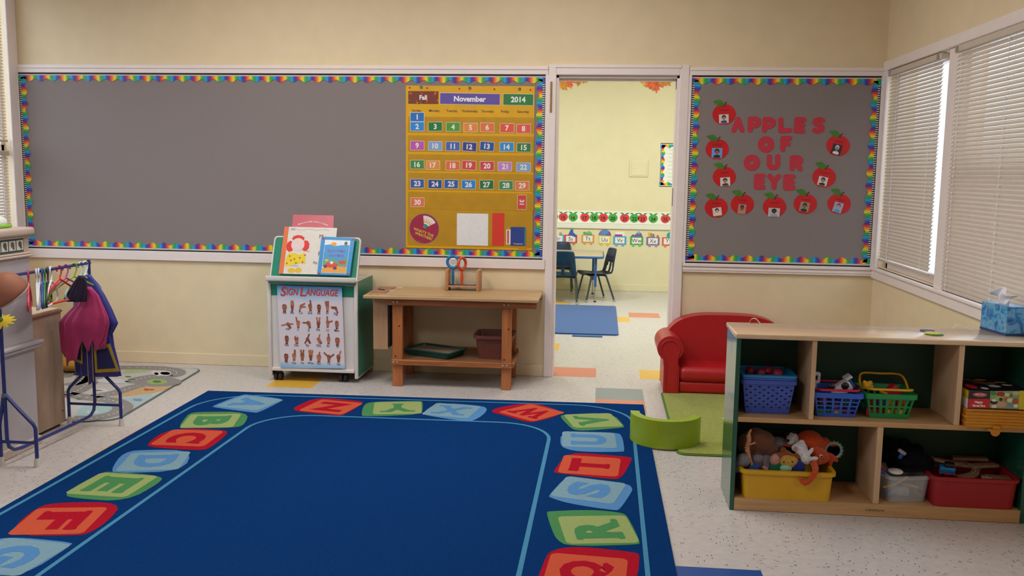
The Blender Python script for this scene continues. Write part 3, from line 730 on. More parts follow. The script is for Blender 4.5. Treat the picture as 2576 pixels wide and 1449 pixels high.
for x, y in ((-.038, 3.76), (-.78, 3.76), (-.07, 4.43), (-.78, 4.43)):
    l = MB().tube([(x, y, .168), (x, y, .485)], .0135, tblue, 12).build('leg', tt)
    MB().tube([(x, y, .012), (x, y, .17)], .0105, steel, 10).build('leg_insert', l); MB().lathe([(.014, 0), (.016, .004), (.012, .014)], dark, 10, T3(x, y, 0)).build('foot_glide', l)
blue_mat = mat('mat_blue_pile', '2A5594', .95, .1, 120, .5, 300, spec=.1, sheen=.3)
MB().prism(rrect(-1.6, 1.69, .185, 3.425, .04), .012, blue_mat).build('floor_mat', None, label='plain blue rug on the far room floor seen through the doorway', cat='rug')
MB().prism(rrect(-.215, 1.585, .045, 1.66, .008), .007, blue_mat).build('floor_mat', None, label='narrow blue mat edge sticking out in front of the plain blue rug', cat='rug')
# apple number line
strip_m = paper('strip_white_gloss', 'EEEFE8', .18)
ns = MB().box((-1.4, FY-.0032, .803), (1.5, FY-.0012, .953), strip_m).build('number_line', None, label='white paper number line of red and green apples above the pale rail', cat='number line')
ga, ra, bk = paper('line_apple_green', '4FAA4A', .25), paper('line_apple_red', 'E0424A', .25), paper('print_black', '22242A', .4)
q, t = MB(), MB(); lv = paper('line_leaf_green', '2F9050', .25)
for k, (x, n) in enumerate([(-.8, 12), (-.7, 13), (-.56, 14), (-.444, 15), (-.327, 16), (-.187, 17), (-.075, 18), (.033, 19), (.145, 20), (.285, 21), (.399, 22), (.497, 23), (.621, 24), (.763, 25), (.87, 26)]):
    q.T = wallT(x, .872, .0034, FY); q.prism([( .056*math.cos(a)*(1-.12*max(0, -math.sin(a))), .052*math.sin(a)-.006*math.exp(-((a-PI/2)/.3)**2)) for a in [2*PI*i/20 for i in range(20)]], .0003, ga if n % 2 == 0 else ra)
    for sx in (-1, 1): q.prism([(0, .042), (sx*.02, .062), (sx*.056, .066), (sx*.036, .048)], .0005, lv)
    t.T = wallT(x, .866, .0041, FY); t.text(str(n), .042, bk, bold=.03)
q.build('printed_apples', ns); t.build('numerals', ns)
# alphabet train
def traincar(x, z, c, txt, topper, label):
    T_ = wallT(x, z, .0015, FY, math.radians(random.uniform(-2, 2)))
    cm = paper('train_'+c, c, .3)
    o = MB(T_).box((-.077, -.05, 0), (.077, .05, .0012), cm).build('alphabet_card', None, label=label, cat='alphabet card', group='alphabet train cards on the far wall')
    q = MB(T_); q.box((-.056, -.034, .0012), (.056, .036, .0016), wht); q.build('window_panel', o)
    q = MB(T_); q.text(txt, .048, bk, 0, .002, .0019); q.build('lettering', o)
    q = MB(T_); wc = paper('wheel_'+c, {'4FAAD0': '6E88B0', 'DD4450': 'D9774A', 'E79A55': 'E0A040', 'EAD85A': 'E8B85A', '3FA8D4': '8A9CC4', '46A85A': '7CB86A', '7A6CA4': 'A884AC', 'DE5A50': 'E07A5A'}[c], .4)
    for sx in (-.038, .038): MB(T_).prism(circ(sx, -.055, .017, 14), .0014, wc).build('wheel', o)
    q = MB(T_); topper(q); q.build('topper_print', o)
P_ = lambda c: paper('print_'+c, c, .3)
def sock(q): q.prism([(-.03, .05), (.0, .115), (.03, .108), (.028, .08), (.075, .04), (.062, .018), (.02, .035)], .0022, P_('3E62B4')); q.prism([(0, .115), (.004, .126), (.034, .118), (.03, .108)], .0022, P_('7AB8B0'))
def turtle(q): q.prism(ringpts(.01, .05, .042, 0, PI, 10), .0022, P_('6FC08A')); q.prism(circ(-.042, .07, .016, 10), .0022, P_('5FAE62')); q.prism([(-.03, .045), (.05, .045), (.045, .058), (-.03, .058)], .0024, P_('5AA050'))
def umbrella(q):
    for k in range(4): q.prism([(0, .05)]+ringpts(0, .05, .075, PI*k/4, PI*(k+1)/4, 4), .0022, P_(('7E5AA0', '3A9CD0', '8E7AC0', '5A86CC')[k]))
def van(q): q.prism(rrect(-.06, .05, .055, .1, .015), .0022, P_('F0ECEC')); q.prism(rrect(-.062, .05, .03, .072, .008), .0024, P_('B23C86'))
def wave(q): q.prism([(-.07, .05), (-.05, .075), (-.02, .07), (.02, .115), (.05, .095), (.07, .05)], .0022, P_('7C5CA6')); q.prism([(.0, .09), (.02, .118), (.05, .095), (.03, .08)], .0024, P_('78B4C4'))
def xylo(q):
    for k in range(5): q.prism([(-.06+.026*k, .06-.004*k), (-.038+.026*k, .056-.004*k), (-.038+.026*k, .1-.008*k), (-.06+.026*k, .106-.008*k)], .0022, P_(('E2B060', 'E0703C', '6A8C96', 'D8D0C0', 'DA6040')[k]))
def yarn(q): q.prism(circ(.015, .07, .04, 18), .0022, P_('2AA6A4'))
def rabbit(q): q.prism(circ(.0, .065, .03, 14), .0022, P_('E8E0D0')); q.prism(circ(.03, .06, .018, 12), .0024, P_('B49A80'))
for x, z, c, t_, f_, d_ in ((-.504, .612, '4FAAD0', 'Rr', rabbit, 'blue train card lettered Rr, partly behind the door casing'), (-.35, .612, 'DD4450', 'Ss', sock, 'red train card lettered Ss with a blue sock'), (-.145, .618, 'E79A55', 'Tt', turtle, 'orange train card lettered Tt with a green turtle'),
        (.054, .61, 'EAD85A', 'Uu', umbrella, 'yellow train card lettered Uu with an umbrella'), (.235, .606, '3FA8D4', 'Vv', van, 'sky blue train card lettered Vv with a van'), (.434, .606, '46A85A', 'Ww', wave, 'green train card lettered Ww with a purple shape'),
        (.627, .606, '7A6CA4', 'Xx', xylo, 'purple train card lettered Xx with coloured bars'), (.81, .606, 'DE5A50', 'Yy', yarn, 'coral train card lettered Yy with a teal ball')):
    traincar(x, z, c, t_, f_, d_)
ps = thing('wall_poster', (.9, FY-.002, 1.252), 'white laminated poster with rainbow border on the far wall by the door edge', 'poster')
MB().box((.677, FY-.004, 1.252), (1.09, FY-.001, 1.759), strip_m).build('poster_sheet', ps)
def farstrip(x0, x1, z0, z1, m, d=.0048): return MB().box((x0, FY-d, z0), (x1, FY-d+.0006, z1), m).build('rainbow_border', ps)
for (x0, x1, zb, sg) in ((.677, 1.09, 1.742, -1), (.677, 1.09, 1.266, 1)):
    q = MB(M(((1, 0, 0, 0), (0, 0, -1, FY-.0046), (0, 1, 0, 0), (0, 0, 0, 1)))); q.prism(scallop(x0, x1, zb, sg, 0), .0006, rb_h); q.build('rainbow_border', ps)
for (xb, sg) in ((.694, 1), (1.078, -1)):
    q = MB(M(((0, 1, 0, 0), (0, 0, -1, FY-.0046), (1, 0, 0, 0), (0, 0, 0, 1)))); q.prism(scallop(1.27, 1.735, xb, sg, 0), .0006, rb_v); q.build('rainbow_border', ps)
farstrip(.677, 1.09, 1.75, 1.759, blk); farstrip(.677, 1.09, 1.252, 1.259, blk); farstrip(.68, .694, 1.266, 1.742, tick)
q = MB(); grey_ink = paper('faint_ink', 'B4B8B4', .4)
for k in range(9): q.box((.77, FY-.0045, 1.32+k*.045), (1.0, FY-.0041, 1.324+k*.045), grey_ink)
q.build('lettering', ps)
ap = thing('access_panel', (.43, FY, 1.36), 'cream painted square access panel on the far wall', 'panel')
q = MB(); q.box((.321, FY-.012, 1.36), (.544, FY, 1.56), creamf, .006); q.build('frame', ap)
q = MB(); q.box((.345, FY-.017, 1.38), (.528, FY-.01, 1.535), creamf, .004); q.build('door', ap)
MB().box((.362, FY-.021, 1.455), (.378, FY-.016, 1.475), creamf, .002).build('latch', ap)
ML = [(0, .5), (.06, .34), (.14, .38), (.12, .2), (.3, .28), (.32, .2), (.48, .18), (.36, .06), (.42, 0), (.18, -.12), (.2, -.2), (.02, -.18)]
ML = ML+[(-x, y) for x, y in ML[::-1] if x > .001]
for px, py, sz, rot, c, lb in ((1411, 207, .24, 150, 'D98E26', 'gold autumn leaf cutout lowest beside the door casing'), (1430, 201, .23, 200, 'E0622A', 'orange red autumn leaf cutout between two gold leaves'), (1458, 195, .22, 170, 'D8922E', 'gold autumn leaf cutout nearest the middle of the doorway'),
        (1614, 192, .2, 190, 'D98A34', 'small gold autumn leaf cutout standing alone'), (1640, 204, .24, 120, 'CF8C2A', 'dull gold autumn leaf cutout behind the orange one'), (1650, 206, .27, 185, 'DF5A22', 'large orange autumn leaf cutout in the second cluster'), (1671, 196, .24, 150, 'C98628', 'brown gold autumn leaf cutout over the second cluster'), (1703, 192, .17, 200, 'CE5A34', 'rust autumn leaf cutout half hidden by the door edge')):
    p = onwall(px, py, FY-.002)
    o = MB(wallT(p.x, p.z, .001+random.random()*.004, FY, math.radians(rot))).prism([(x*sz, y*sz) for x, y in ML], .001, mat('leaf_'+c, c, .5, .35, 22)).build('paper_leaf', None, label=lb, cat='leaf', group='autumn leaf cutouts')

# ================================================================== book display cart
green = mat('cart_green_laminate', '1C8268', .35, .05, 18); cwhite = mat('cart_white_laminate', 'DAD6D4', .35, .02, 18); cedge = mat('cart_white_edging', 'D9D0CC', .35, .03, 30); castm = mat('caster_black', '231D1E', .5, .15, 50)
CX0, CX1, CYF, CYB = -2.17, -1.562, -.425, -.02
ct = thing('book_cart', ((CX0+CX1)/2, (CYF+CYB)/2, 0), 'green and white book display cart on casters against the cream wall', 'cart')
for x0, x1, go in ((CX0, CX0+.024, -1), (CX1-.024, CX1, 1)):
    q = MB(); prof = [(CYF, .03), (CYB, .03), (CYB, .685), (CYF, .682)]
    q.box((x0, CYF, .03), (x1, CYB, .684), cedge, .006, seg=2); xg = x1 if go > 0 else x0
    q.box((xg-.001 if go > 0 else xg-.0008, CYF+.012, .042), (xg+.0008 if go > 0 else xg+.001, CYB-.004, .678), green)
    xi = x0 if go > 0 else x1
    q.box((xi-.0008, CYF+.012, .042), (xi+.0008, CYB-.004, .678), green); q.build('side_panel', ct)
MB().box((CX0+.024, CYF+.012, .09), (CX1-.024, CYF+.026, .625), cwhite, .002).build('front_panel', ct)
MB().box((CX0+.024, CYF+.0095, .575), (CX1-.024, CYF+.025, .65), green, .001).build('front_band', ct)
MB().box((CX0+.024, CYF-.004, .07), (CX1-.024, CYB, .092), cedge, .003).build('bottom_board', ct)
MB().box((CX0+.024, CYB-.02, .09), (CX1-.024, CYB-.008, .66), green).build('back_panel', ct)
MB().box((CX0+.02, CYF+.002, .648), (CX1-.02, CYF+.014, .656), steel, .002).build('track', ct)
MB().box((CX0+.024, CYF+.03, .655), (CX1-.024, CYB-.01, .67), cwhite, .002).build('top_board', ct)
for x, y in ((-2.114, -.385), (-1.672, -.372), (-2.114, -.07), (-1.635, -.07)):
    cs = MB().box((x-.02, y-.02, .052), (x+.02, y+.02, .072), castm, .004).build('caster', ct)
    for dx in (-.016, .016):
        MB(T3(x+dx, y, .028) @ Ry(PI/2)).lathe([(.012, -.011), (.028, -.010), (.028, .010), (.012, .011)], castm, 20).build('wheel', cs)
# sloping display board and its ledge
PB, PT = V((0, -.405, .69)), V((0, -.295, .958)); PU = (PT-PB).normalized(); PN = V((0, -PU.z, PU.y)); PL = (PT-PB).length
PX0, PX1 = -2.158, -1.568
TP = M(((1, 0, 0, (PX0+PX1)/2), (0, PU.y, PN.y, PB.y), (0, PU.z, PN.z, PB.z), (0, 0, 0, 1)))
hw = (PX1-PX0)/2
q = MB(TP); q.prism(rrect(-hw, -.02, hw, PL, .025), .018, cedge, -.018); q.build('display_board', ct)
q = MB(TP); q.prism(rrect(-hw+.009, -.01, hw-.009, PL-.009, .02), .001, green, -.0005); q.build('board_face', ct)
q = MB(); q.box((PX0-.008, -.462, .672), (PX1+.006, -.385, .69), cedge, .008, seg=3); q.box((PX0-.008, -.466, .676), (PX1+.006, -.454, .708), cedge, .006, seg=3); q.build('ledge', ct)
q = MB(); q.box((PX0+.005, -.452, .657), (PX1-.008, -.39, .674), green, .008, seg=3); q.build('ledge_underside', ct)
# --- books standing on the ledge
def pp(px, py, d=0.):
    p = onplane(px, py, PB+PN*d, PN); l = TP.inverted() @ p; return l.x, l.y
def book(corners, d, t, cover, label, name='picture_book'):
    P = [pp(*c, d+t) for c in corners]
    q = MB(TP); q.prism(P, .0015, cover, d+t-.0015); q.prism(P, .0015, cover, d)
    o = q.build(name, None, label=label, cat='book', group='books on the display cart')
    cxm, cym = sum(p[0] for p in P)/4, sum(p[1] for p in P)/4
    q = MB(TP); q.prism([(cxm+(x-cxm)*.985, cym+(y-cym)*.985) for x, y in P], t-.003, paper('page_block', 'E8E2D4'), d+.0015); q.build('pages', o)
    return o, P
def bl(P, u, v):
    (ax, ay), (bx, by), (cx, cy), (dx, dy) = P   # TL TR BR BL
    tx, ty = ax+(bx-ax)*u, ay+(by-ay)*u; sx, sy = dx+(cx-dx)*u, dy+(cy-dy)*u
    return tx+(sx-tx)*v, ty+(sy-ty)*v
pinkc = paper('pink_cover', 'CC6872', .3)
o, P = book([(737.4, 539.7), (839.9, 542.1), (834, 690), (724, 686)], .001, .006, pinkc, 'thin pink picture book standing behind the white one')
q = MB(TP); arc_ = [bl(P, .15+.7*i/12, .17-.055*math.sin(PI*i/12)) for i in range(13)]
for a, b in zip(arc_, arc_[1:]): q.prism(capsule(a, b, .0045, 3), .0004, paper('pale_pink_print', 'E2B4B4'), .0071)
q.build('cover_print', o)
o, P = book([(716, 570), (847.8, 573.5), (836, 691), (701, 688)], .009, .01, paper('white_cover', 'DED6CC', .35), 'large white picture book with red haired figure on its cover')
DD = .0192
q = MB(TP); q.prism([bl(P, 0, 0), bl(P, .085, 0), bl(P, .085, 1), bl(P, 0, 1)], .0004, paper('orange_spine', 'E47446', .35), DD); q.build('spine_band', o)
q = MB(TP); g = lambda u, v: bl(P, u, v)
def blob(cu, cv, ru, rv, m, z, n=16, jag=0.): q.prism([g(cu+ru*math.cos(a)*(1+jag*(k % 2)), cv+rv*math.sin(a)*(1+jag*(k % 2))) for k, a in enumerate([2*PI*i/n for i in range(n)])], .0004, m, z)
hr, sk, dr, dt, bo = paper('hair_red_print', 'DE2E26', .4), paper('face_pale_print', 'E4CCC6', .4), paper('dress_yellow_print', 'E6CC1E', .4), paper('dot_orange_print', 'C4582E', .4), paper('boot_yellow_print', 'E2B824', .4)
blob(.155, .42, .07, .11, hr, DD+.0002, 18, .12); blob(.44, .4, .07, .11, hr, DD+.0002, 18, .12); blob(.29, .25, .11, .07, hr, DD+.0002, 18, .1)
blob(.295, .38, .125, .14, sk, DD+.0006, 20)
q.prism([g(.14, .57), g(.25, .56), g(.34, .6), g(.44, .55), g(.47, .7), g(.48, .78), g(.38, .77), g(.3, .8), g(.22, .83), g(.1, .84), g(.1, .7)], .0004, dr, DD+.0004)
for u, v in ((.17, .63), (.2, .72), (.13, .78), (.26, .69), (.36, .66), (.42, .75), (.3, .77), (.45, .6)): blob(u, v, .018, .02, dt, DD+.0009, 8)
blob(.23, .93, .07, .05, bo, DD+.0004); blob(.36, .92, .06, .055, bo, DD+.0004); blob(.27, .83, .09, .02, paper('hem_blue_print', 'A8BCE0', .4), DD+.0002)
q.build('cover_picture', o)
q = MB(TP); ink = paper('print_brown_black', '4A4040', .5)
for t_, u, v, s_ in (('M', .72, .19, .028), ('F', .72, .56, .03), ('Big', .66, .76, .017), ('A Book', .5, .52, .006)):
    x, y = g(u, v); q.text(t_, s_, ink, x, y, DD+.0005)
x, y = g(.17, .05); q.box((x-.016, y-.008, DD), (x+.016, y+.006, DD+.0004), paper('publisher_grey', 'AEA8A4', .5))
for k in range(14): x, y = g(.26+.045*k, .055+.012*math.sin(k)); q.box((x-.006, y-.0012, DD), (x+.006, y+.0012, DD+.0004), paper('vine_print', '8E9A78', .5) if k % 3 else dt)
q.build('lettering', o)
o, P = book([(809, 595), (892.7, 598.4), (879.6, 693.3), (797.8, 690.9)], .0215, .008, paper('rhyme_cover_blue', '3E92CC', .35), 'small blue rhyme book in front of the white picture book')
DD = .0297
q = MB(TP); g = lambda u, v: bl(P, u, v)
q.prism([g(.12, .08), g(.88, .08), g(.88, .95), g(.12, .95)], .0003, paper('inner_white_print', 'E6E8EC', .35), DD)
q.prism([g(.13, .22), g(.3, .2), g(.45, .24), g(.62, .21), g(.87, .2), g(.87, .75), g(.13, .75)], .0003, paper('sky_print', '4C9AD4', .35), DD+.0003)
q.prism([g(.13, .6), g(.35, .55), g(.6, .62), g(.87, .54), g(.87, .78), g(.13, .78)], .0003, paper('hill_print', '5CA68A', .35), DD+.0006)
q.prism([g(.13, .82), g(.4, .76), g(.87, .78), g(.87, .94), g(.13, .94)], .0003, paper('sand_print', 'E6A24A', .35), DD+.0009)
def blob(cu, cv, ru, rv, c, z): q.prism([g(cu+ru*math.cos(a), cv+rv*math.sin(a)) for a in [2*PI*i/14 for i in range(14)]], .0003, paper('blob_'+c, c, .35), z)
blob(.4, .19, .08, .05, 'E6A63A', DD+.0012); blob(.4, .74, .2, .07, 'DC4A34', DD+.0012); blob(.22, .78, .06, .04, '6A3A78', DD+.0015); blob(.52, .82, .06, .04, '6A3A78', DD+.0015); blob(.4, .68, .05, .04, 'E8DCD8', DD+.0015); blob(.72, .66, .12, .05, 'D24A4A', DD+.0012); blob(.76, .16, .05, .05, '3A7A70', DD+.0012); blob(.24, .62, .06, .03, 'E4B65A', DD+.0012)
for u, v in ((.06, .05), (.94, .05), (.06, .97), (.94, .97)): blob(u, v, .04, .025, 'B42A48', DD)
q.build('cover_picture', o)
q = MB(TP); pt = paper('title_mauve', '8A62A8', .4)
x, y = g(.5, .37); q.text('PLAYTIME', .017, pt, x, y, DD+.001, bold=.02, fit=.115); x, y = g(.52, .49); q.text('RHYMES', .017, pt, x, y, DD+.001, bold=.02, fit=.1); q.build('lettering', o)

# ------------------------------------------------------------------ sign language poster taped to the cart
YP = CYF-.006
def pq(x, y, zoom=1):
    p = onwall(690+x/9.055, 700+y/9.055, YP) if zoom == 1 else onwall(690+x/11.145, 830+y/11.145, YP)
    return p.x, p.z
po_m, nt_, b_ = nodes('poster_paper')
tc_ = N(nt_, 'ShaderNodeTexCoord'); sp_ = N(nt_, 'ShaderNodeSeparateXYZ'); nz_ = N(nt_, 'ShaderNodeTexNoise', Scale=5.); ad_ = N(nt_, 'ShaderNodeMath', operation='MULTIPLY_ADD'); ad_.inputs[1].default_value = .05
nt_.links.new(tc_.outputs['Object'], sp_.inputs[0]); nt_.links.new(tc_.outputs['Object'], nz_.inputs['Vector']); nt_.links.new(nz_.outputs['Fac'], ad_.inputs[0]); nt_.links.new(sp_.outputs[2], ad_.inputs[2])
mr_ = N(nt_, 'ShaderNodeMapRange'); mr_.inputs[1].default_value = .09; mr_.inputs[2].default_value = .68; nt_.links.new(ad_.outputs[0], mr_.inputs[0])
rp_ = N(nt_, 'ShaderNodeValToRGB'); el_ = rp_.color_ramp.elements
for i_, (p_, c_) in enumerate(((0, '5E9CCE'), (.085, 'A0C4E2'), (.13, 'DCD4DC'), (.80, 'DCD4DC'), (.9, '8CBEE2'), (1., '2A78C0'))):
    if i_ > 1: el_.new(.5)
for i_, (p_, c_) in enumerate(((0, '5E9CCE'), (.085, 'A0C4E2'), (.13, 'DCD4DC'), (.80, 'DCD4DC'), (.9, '8CBEE2'), (1., '2A78C0'))):
    el_[i_].position = p_; el_[i_].color = (*lin(c_), 1)
nt_.links.new(mr_.outputs[0], rp_.inputs[0]); nt_.links.new(rp_.outputs[0], b_.inputs['Base Color']); b_.inputs['Roughness'].default_value = .3
FRM = M(((1, 0, 0, 0), (0, 0, -1, YP), (0, 1, 0, 0), (0, 0, 0, 1)))
c4 = [onwall(x, y, YP) for x, y in ((696.6, 717.5), (860, 722.6), (867.8, 927.3), (706.3, 926.3))]
# the sheet hangs with a slight belly
vs = []; nn = 10
for j in range(nn+1):
    for i in range(2):
        a = c4[0].lerp(c4[3], j/nn) if i == 0 else c4[1].lerp(c4[2], j/nn); vs.append((a.x, YP, a.z))
sheet = MB().add(vs, [[2*j, 2*j+1, 2*j+3, 2*j+2] for j in range(nn)], po_m).add([(x, y+.0006, z) for x, y, z in vs], [[2*j, 2*j+2, 2*j+3, 2*j+1] for j in range(nn)], po_m).build('sign_language_poster', None, label='sign language poster of hand shapes taped to the front of the cart', cat='poster')
q = MB(FRM); tr_ = paper('poster_title_red', 'D23A38', .4)
for t_, x, y, s_ in (('S', 212, 300, .062), ('IGN', 415, 310, .045), ('L', 650, 305, .062), ('ANGUAGE', 1085, 325, .045)):
    a, b = pq(x, y); q.text(t_, s_, tr_, a, b, .0012, bold=.02, shear=.18, fit=None if len(t_) == 1 else (.08 if len(t_) == 3 else .222))
q.build('title_lettering', sheet)
skin = [paper('hand_brown_%d' % k, c, .5) for k, c in enumerate(('A06048', '8A4A38', 'B47258'))]; shade = paper('hand_shade', '5E3028', .5)
HS = [  # letter, zoom, x, y, label y, fist(w,h), fingers [(x0,y0,x1,y1)] in units of hand height, lean
 ('Aa', 1, 232, 640, 780, (.5, .5), [], 0), ('Bb', 1, 408, 620, 780, (.34, .45), [(-.1, .1, -.08, .5), (.02, .1, .02, .52), (.12, .1, .1, .46)], 0), ('Cc', 1, 605, 630, 783, (.26, .4), [(0, .1, .28, .4), (.02, -.02, .42, .1)], -.3), ('Dd', 1, 815, 620, 788, (.4, .42), [(.1, .1, .08, .55)], .1), ('Ee', 1, 1018, 645, 795, (.42, .5), [], 0), ('Ff', 1, 1210, 630, 795, (.36, .44), [(-.12, .1, -.2, .46), (-.02, .1, -.05, .5), (.08, .1, .1, .5)], 0), ('Gg', 1, 1400, 670, 815, (.3, .34), [(0, .1, -.36, .26), (0, 0, -.32, .14)], .4),
 ('Hh', 1, 310, 1030, 1155, (.34, .3), [(-.1, .05, -.6, .22), (.1, -.05, .42, -.26)], .6), ('Ii', 1, 545, 1000, 1165, (.4, .42), [(-.12, .1, -.2, .52)], 0), ('Jj', 1, 780, 1010, 1178, (.4, .42), [(-.1, .05, -.5, .2)], .3), ('Kk', 1, 1005, 1000, 1170, (.4, .4), [(-.08, .1, -.16, .52), (.08, .1, .14, .52)], 0), ('Ll', 1, 1215, 990, 1180, (.36, .38), [(-.02, .1, -.04, .56), (.05, 0, .46, .14)], 0), ('Mm', 1, 1425, 1030, 1190, (.4, .6), [], 0),
 ('Nn', 2, 350, 235, 418, (.42, .62), [], 0), ('Oo', 2, 620, 235, 428, (.46, .56), [], .1), ('Pp', 2, 930, 240, 440, (.34, .3), [(.05, .05, .42, .3), (-.05, 0, -.45, -.2), (0, 0, .02, -.42)], .6), ('Qq', 2, 1240, 245, 440, (.34, .3), [(.05, .05, .36, .3), (-.1, 0, -.14, -.42), (.05, 0, .08, -.4)], .6), ('Rr', 2, 1520, 240, 450, (.4, .44), [(.0, .1, .0, .52), (.05, .1, .02, .5)], 0), ('Ss', 2, 1770, 280, 458, (.5, .54), [], 0),
 ('Tt', 2, 335, 730, 905, (.46, .54), [], 0), ('Uu', 2, 555, 700, 920, (.42, .44), [(.05, .1, .06, .56), (.1, .1, .12, .5)], 0), ('Vv', 2, 785, 700, 925, (.44, .44), [(-.08, .1, -.14, .54), (.08, .1, .14, .54)], 0), ('Ww', 2, 1020, 700, 928, (.4, .5), [(-.12, .1, -.16, .5), (0, .1, 0, .54), (.12, .1, .2, .5)], 0), ('Xx', 2, 1250, 740, 935, (.5, .44), [(.03, .1, .08, .46)], 0), ('Yy', 2, 1530, 740, 945, (.4, .4), [(-.1, .05, -.46, .4), (.1, -.05, .5, .26)], 0), ('Zz', 2, 1800, 740, 955, (.42, .42), [(.05, .1, .22, .56)], 0)]
t2 = MB(FRM); ink2 = paper('poster_ink_blue', '4A5488', .5)
for k, (t_, zm, x, y, ly, (fw, fh), fg, lean) in enumerate(HS):
    a, b = pq(x, y, zm); H_ = .066
    q = MB(FRM @ M.Translation((a, b-.004, 0)) @ Rz(lean)); sm = skin[k % 3]
    q.prism(chaikin([(-fw*.5*H_, -.02*H_), (-fw*.42*H_, fh*.5*H_), (0, fh*.6*H_), (fw*.45*H_, fh*.45*H_), (fw*.5*H_, -.08*H_), (fw*.32*H_, -.3*H_), (fw*.3*H_, -.52*H_), (-fw*.3*H_, -.52*H_), (-fw*.32*H_, -.28*H_)], 2), .0003, sm, .0006)
    q.prism([(-fw*.29*H_, -.52*H_), (fw*.29*H_, -.52*H_), (fw*.29*H_, -.44*H_), (-fw*.29*H_, -.44*H_)], .0002, shade, .001)
    for i_, f4 in enumerate(fg): q.prism(capsule((f4[0]*H_, f4[1]*H_), (f4[2]*H_, f4[3]*H_), .075*H_, 5), .0002, skin[(k+1) % 3], .0009+.0002*i_)
    if not fg:
        for i_ in range(3): q.prism(capsule(((-.15+.13*i_)*fw/.42*H_, .12*H_), ((-.13+.13*i_)*fw/.42*H_, (fh*.42)*H_), .012*H_, 2), .0002, shade, .0012)
        q.prism(capsule((-.12*H_, .0), (.14*H_, .08*H_), .06*H_, 4), .0002, skin[(k+2) % 3], .0014)
    if t_ == 'Oo': q.prism(circ(.06*H_, .2*H_, .07*H_, 10), .0002, wht, .0018)
    q.build('hand_print', sheet)
    a, b = pq(x, ly, zm); t2.text(t_, .0165, ink2, a, b, .0012, bold=.015)
t2.build('lettering', sheet)
# ================================================================== workbench
pine = wood('bench_pine', 'B9723F', '9C5A30', 2, .45); pineh = wood('bench_pine_rail', 'B06A38', '8E4E28', 0, .45); ply = wood('bench_top_plywood', 'C2A074', 'AE8C62', 0, .4); plyd = wood('bench_shelf_board', '8A6242', '74503A', 0, .4)
knot = mat('wood_knot', '5A2A16', .5, .2, 60); bolt_m = mat('bolt_zinc', 'A6A6A8', .3, .1, 60, metal=.9)
wb = thing('workbench', (-.94, -.25, 0), 'child sized wooden workbench with plywood top standing by the doorway', 'workbench')
for i, (x0, x1, y0, y1) in enumerate(((-1.325, -1.258, -.452, -.416), (-.609, -.547, -.452, -.416), (-1.331, -1.264, -.085, -.05), (-.612, -.548, -.085, -.05))):
    q = MB().box((x0, y0, 0), (x1, y1, .581), pine, .003); 
    for kx, kz in ((.7, .4), (.3, .2)) if i < 2 else ((.6, .49),): q.prism([(x0+(x1-x0)*kx+.006*math.cos(a), .006*math.sin(a)) for a in [2*PI*k/10 for k in range(10)]], .0004, knot) if False else q.add([(x0+(x1-x0)*kx+.0065*math.cos(2*PI*k/10), y0-.0004, kz+.0065*math.sin(2*PI*k/10)) for k in range(10)], [list(range(10))], knot)
    q.build('leg', wb)
q = MB().box((-1.355, -.472, .538), (-.385, -.452, .5805), pineh, .003); q.build('apron', wb)
MB().box((-1.355, -.05, .538), (-.385, -.032, .5805), pineh, .003).build('apron', wb)
q = MB().box((-1.505, -.505, .581), (-.376, -.02, .603), ply, .004)
q.box((-1.33, -.478, .6025), (-.42, -.474, .6034), mat('inlay_dark_red', '7A3424', .5)); 
for x in (-1.46, -1.42): q.box((x-.012, -.475, .6025), (x+.012, -.468, .6033), mat('slot_dark', '5A4632', .6))
q.build('worktop', wb)
MB().box((-1.325, -.47, .146), (-.54, -.452, .181), pineh, .003).build('lower_rail', wb)
MB().box((-1.33, -.05, .15), (-.535, -.035, .197), pineh, .003).build('lower_rail', wb)
MB().box((-.547, -.455, .146), (-.532, -.045, .181), pineh, .003).build('side_rail', wb)
MB().box((-1.331, -.455, .146), (-1.325, -.045, .181), pineh, .002).build('side_rail', wb)
MB().box((-1.322, -.452, .168), (-.547, -.052, .179), plyd, .001).build('shelf', wb)
lp = wood('side_panel_birch', 'B89270', 'A88260', 2, .5)
MB().box((-1.462, -.41, .233), (-1.364, -.398, .581), lp, .002).build('side_panel', wb)
MB().box((-1.364, -.41, .25), (-1.35, -.12, .575), dark, .002).build('gap_shade', wb)  # dark sheet stands in for the shade in the gap beside the panel
for x, z, y in ((-1.312, .559, -.472), (-1.287, .559, -.472), (-.592, .559, -.472), (-.567, .559, -.472), (-1.312, .163, -.47), (-1.288, .163, -.47), (-.597, .163, -.47), (-.571, .163, -.47)):
    MB(wallT(x, z, 0, y)).lathe([(.0075, 0), (.0075, .0015), (.005, .004), (.0, .0048)], bolt_m, 12).build('bolt', wb)
MB().box((-1.5, -.4, .6035), (-1.385, -.075, .6065), mat('card_brown_pink', 'A87A5E', .7, .12, 14)).build('cardboard_sheet', None, label='brown cardboard sheet lying on the end of the workbench top', cat='cardboard')
q = MB(); q.tube([(-1.468, -.235, .6098), (-1.42, -.265, .6098)], .0032, mat('pencil_black', '3A3230', .4), 6); q.tube([(-1.42, -.265, .6098), (-1.408, -.2725, .6098)], [.0032, .0006], lp, 6); q.build('pencil', None, label='dark pencil lying on the brown cardboard sheet', cat='pencil')
q = MB(); q.prism([(x*.02-1.352, y*.012-.1) for x, y in chaikin([(-1, -.4), (-.2, -1), (.9, -.5), (1, .5), (0, 1), (-.9, .5)], 1)], .004, paper('lint_white', 'DCD4CA', .9), .6035); q.build('paper_scrap', None, label='crumpled white paper scrap at the back corner of the cardboard', cat='scrap', group='paper scraps on the workbench')
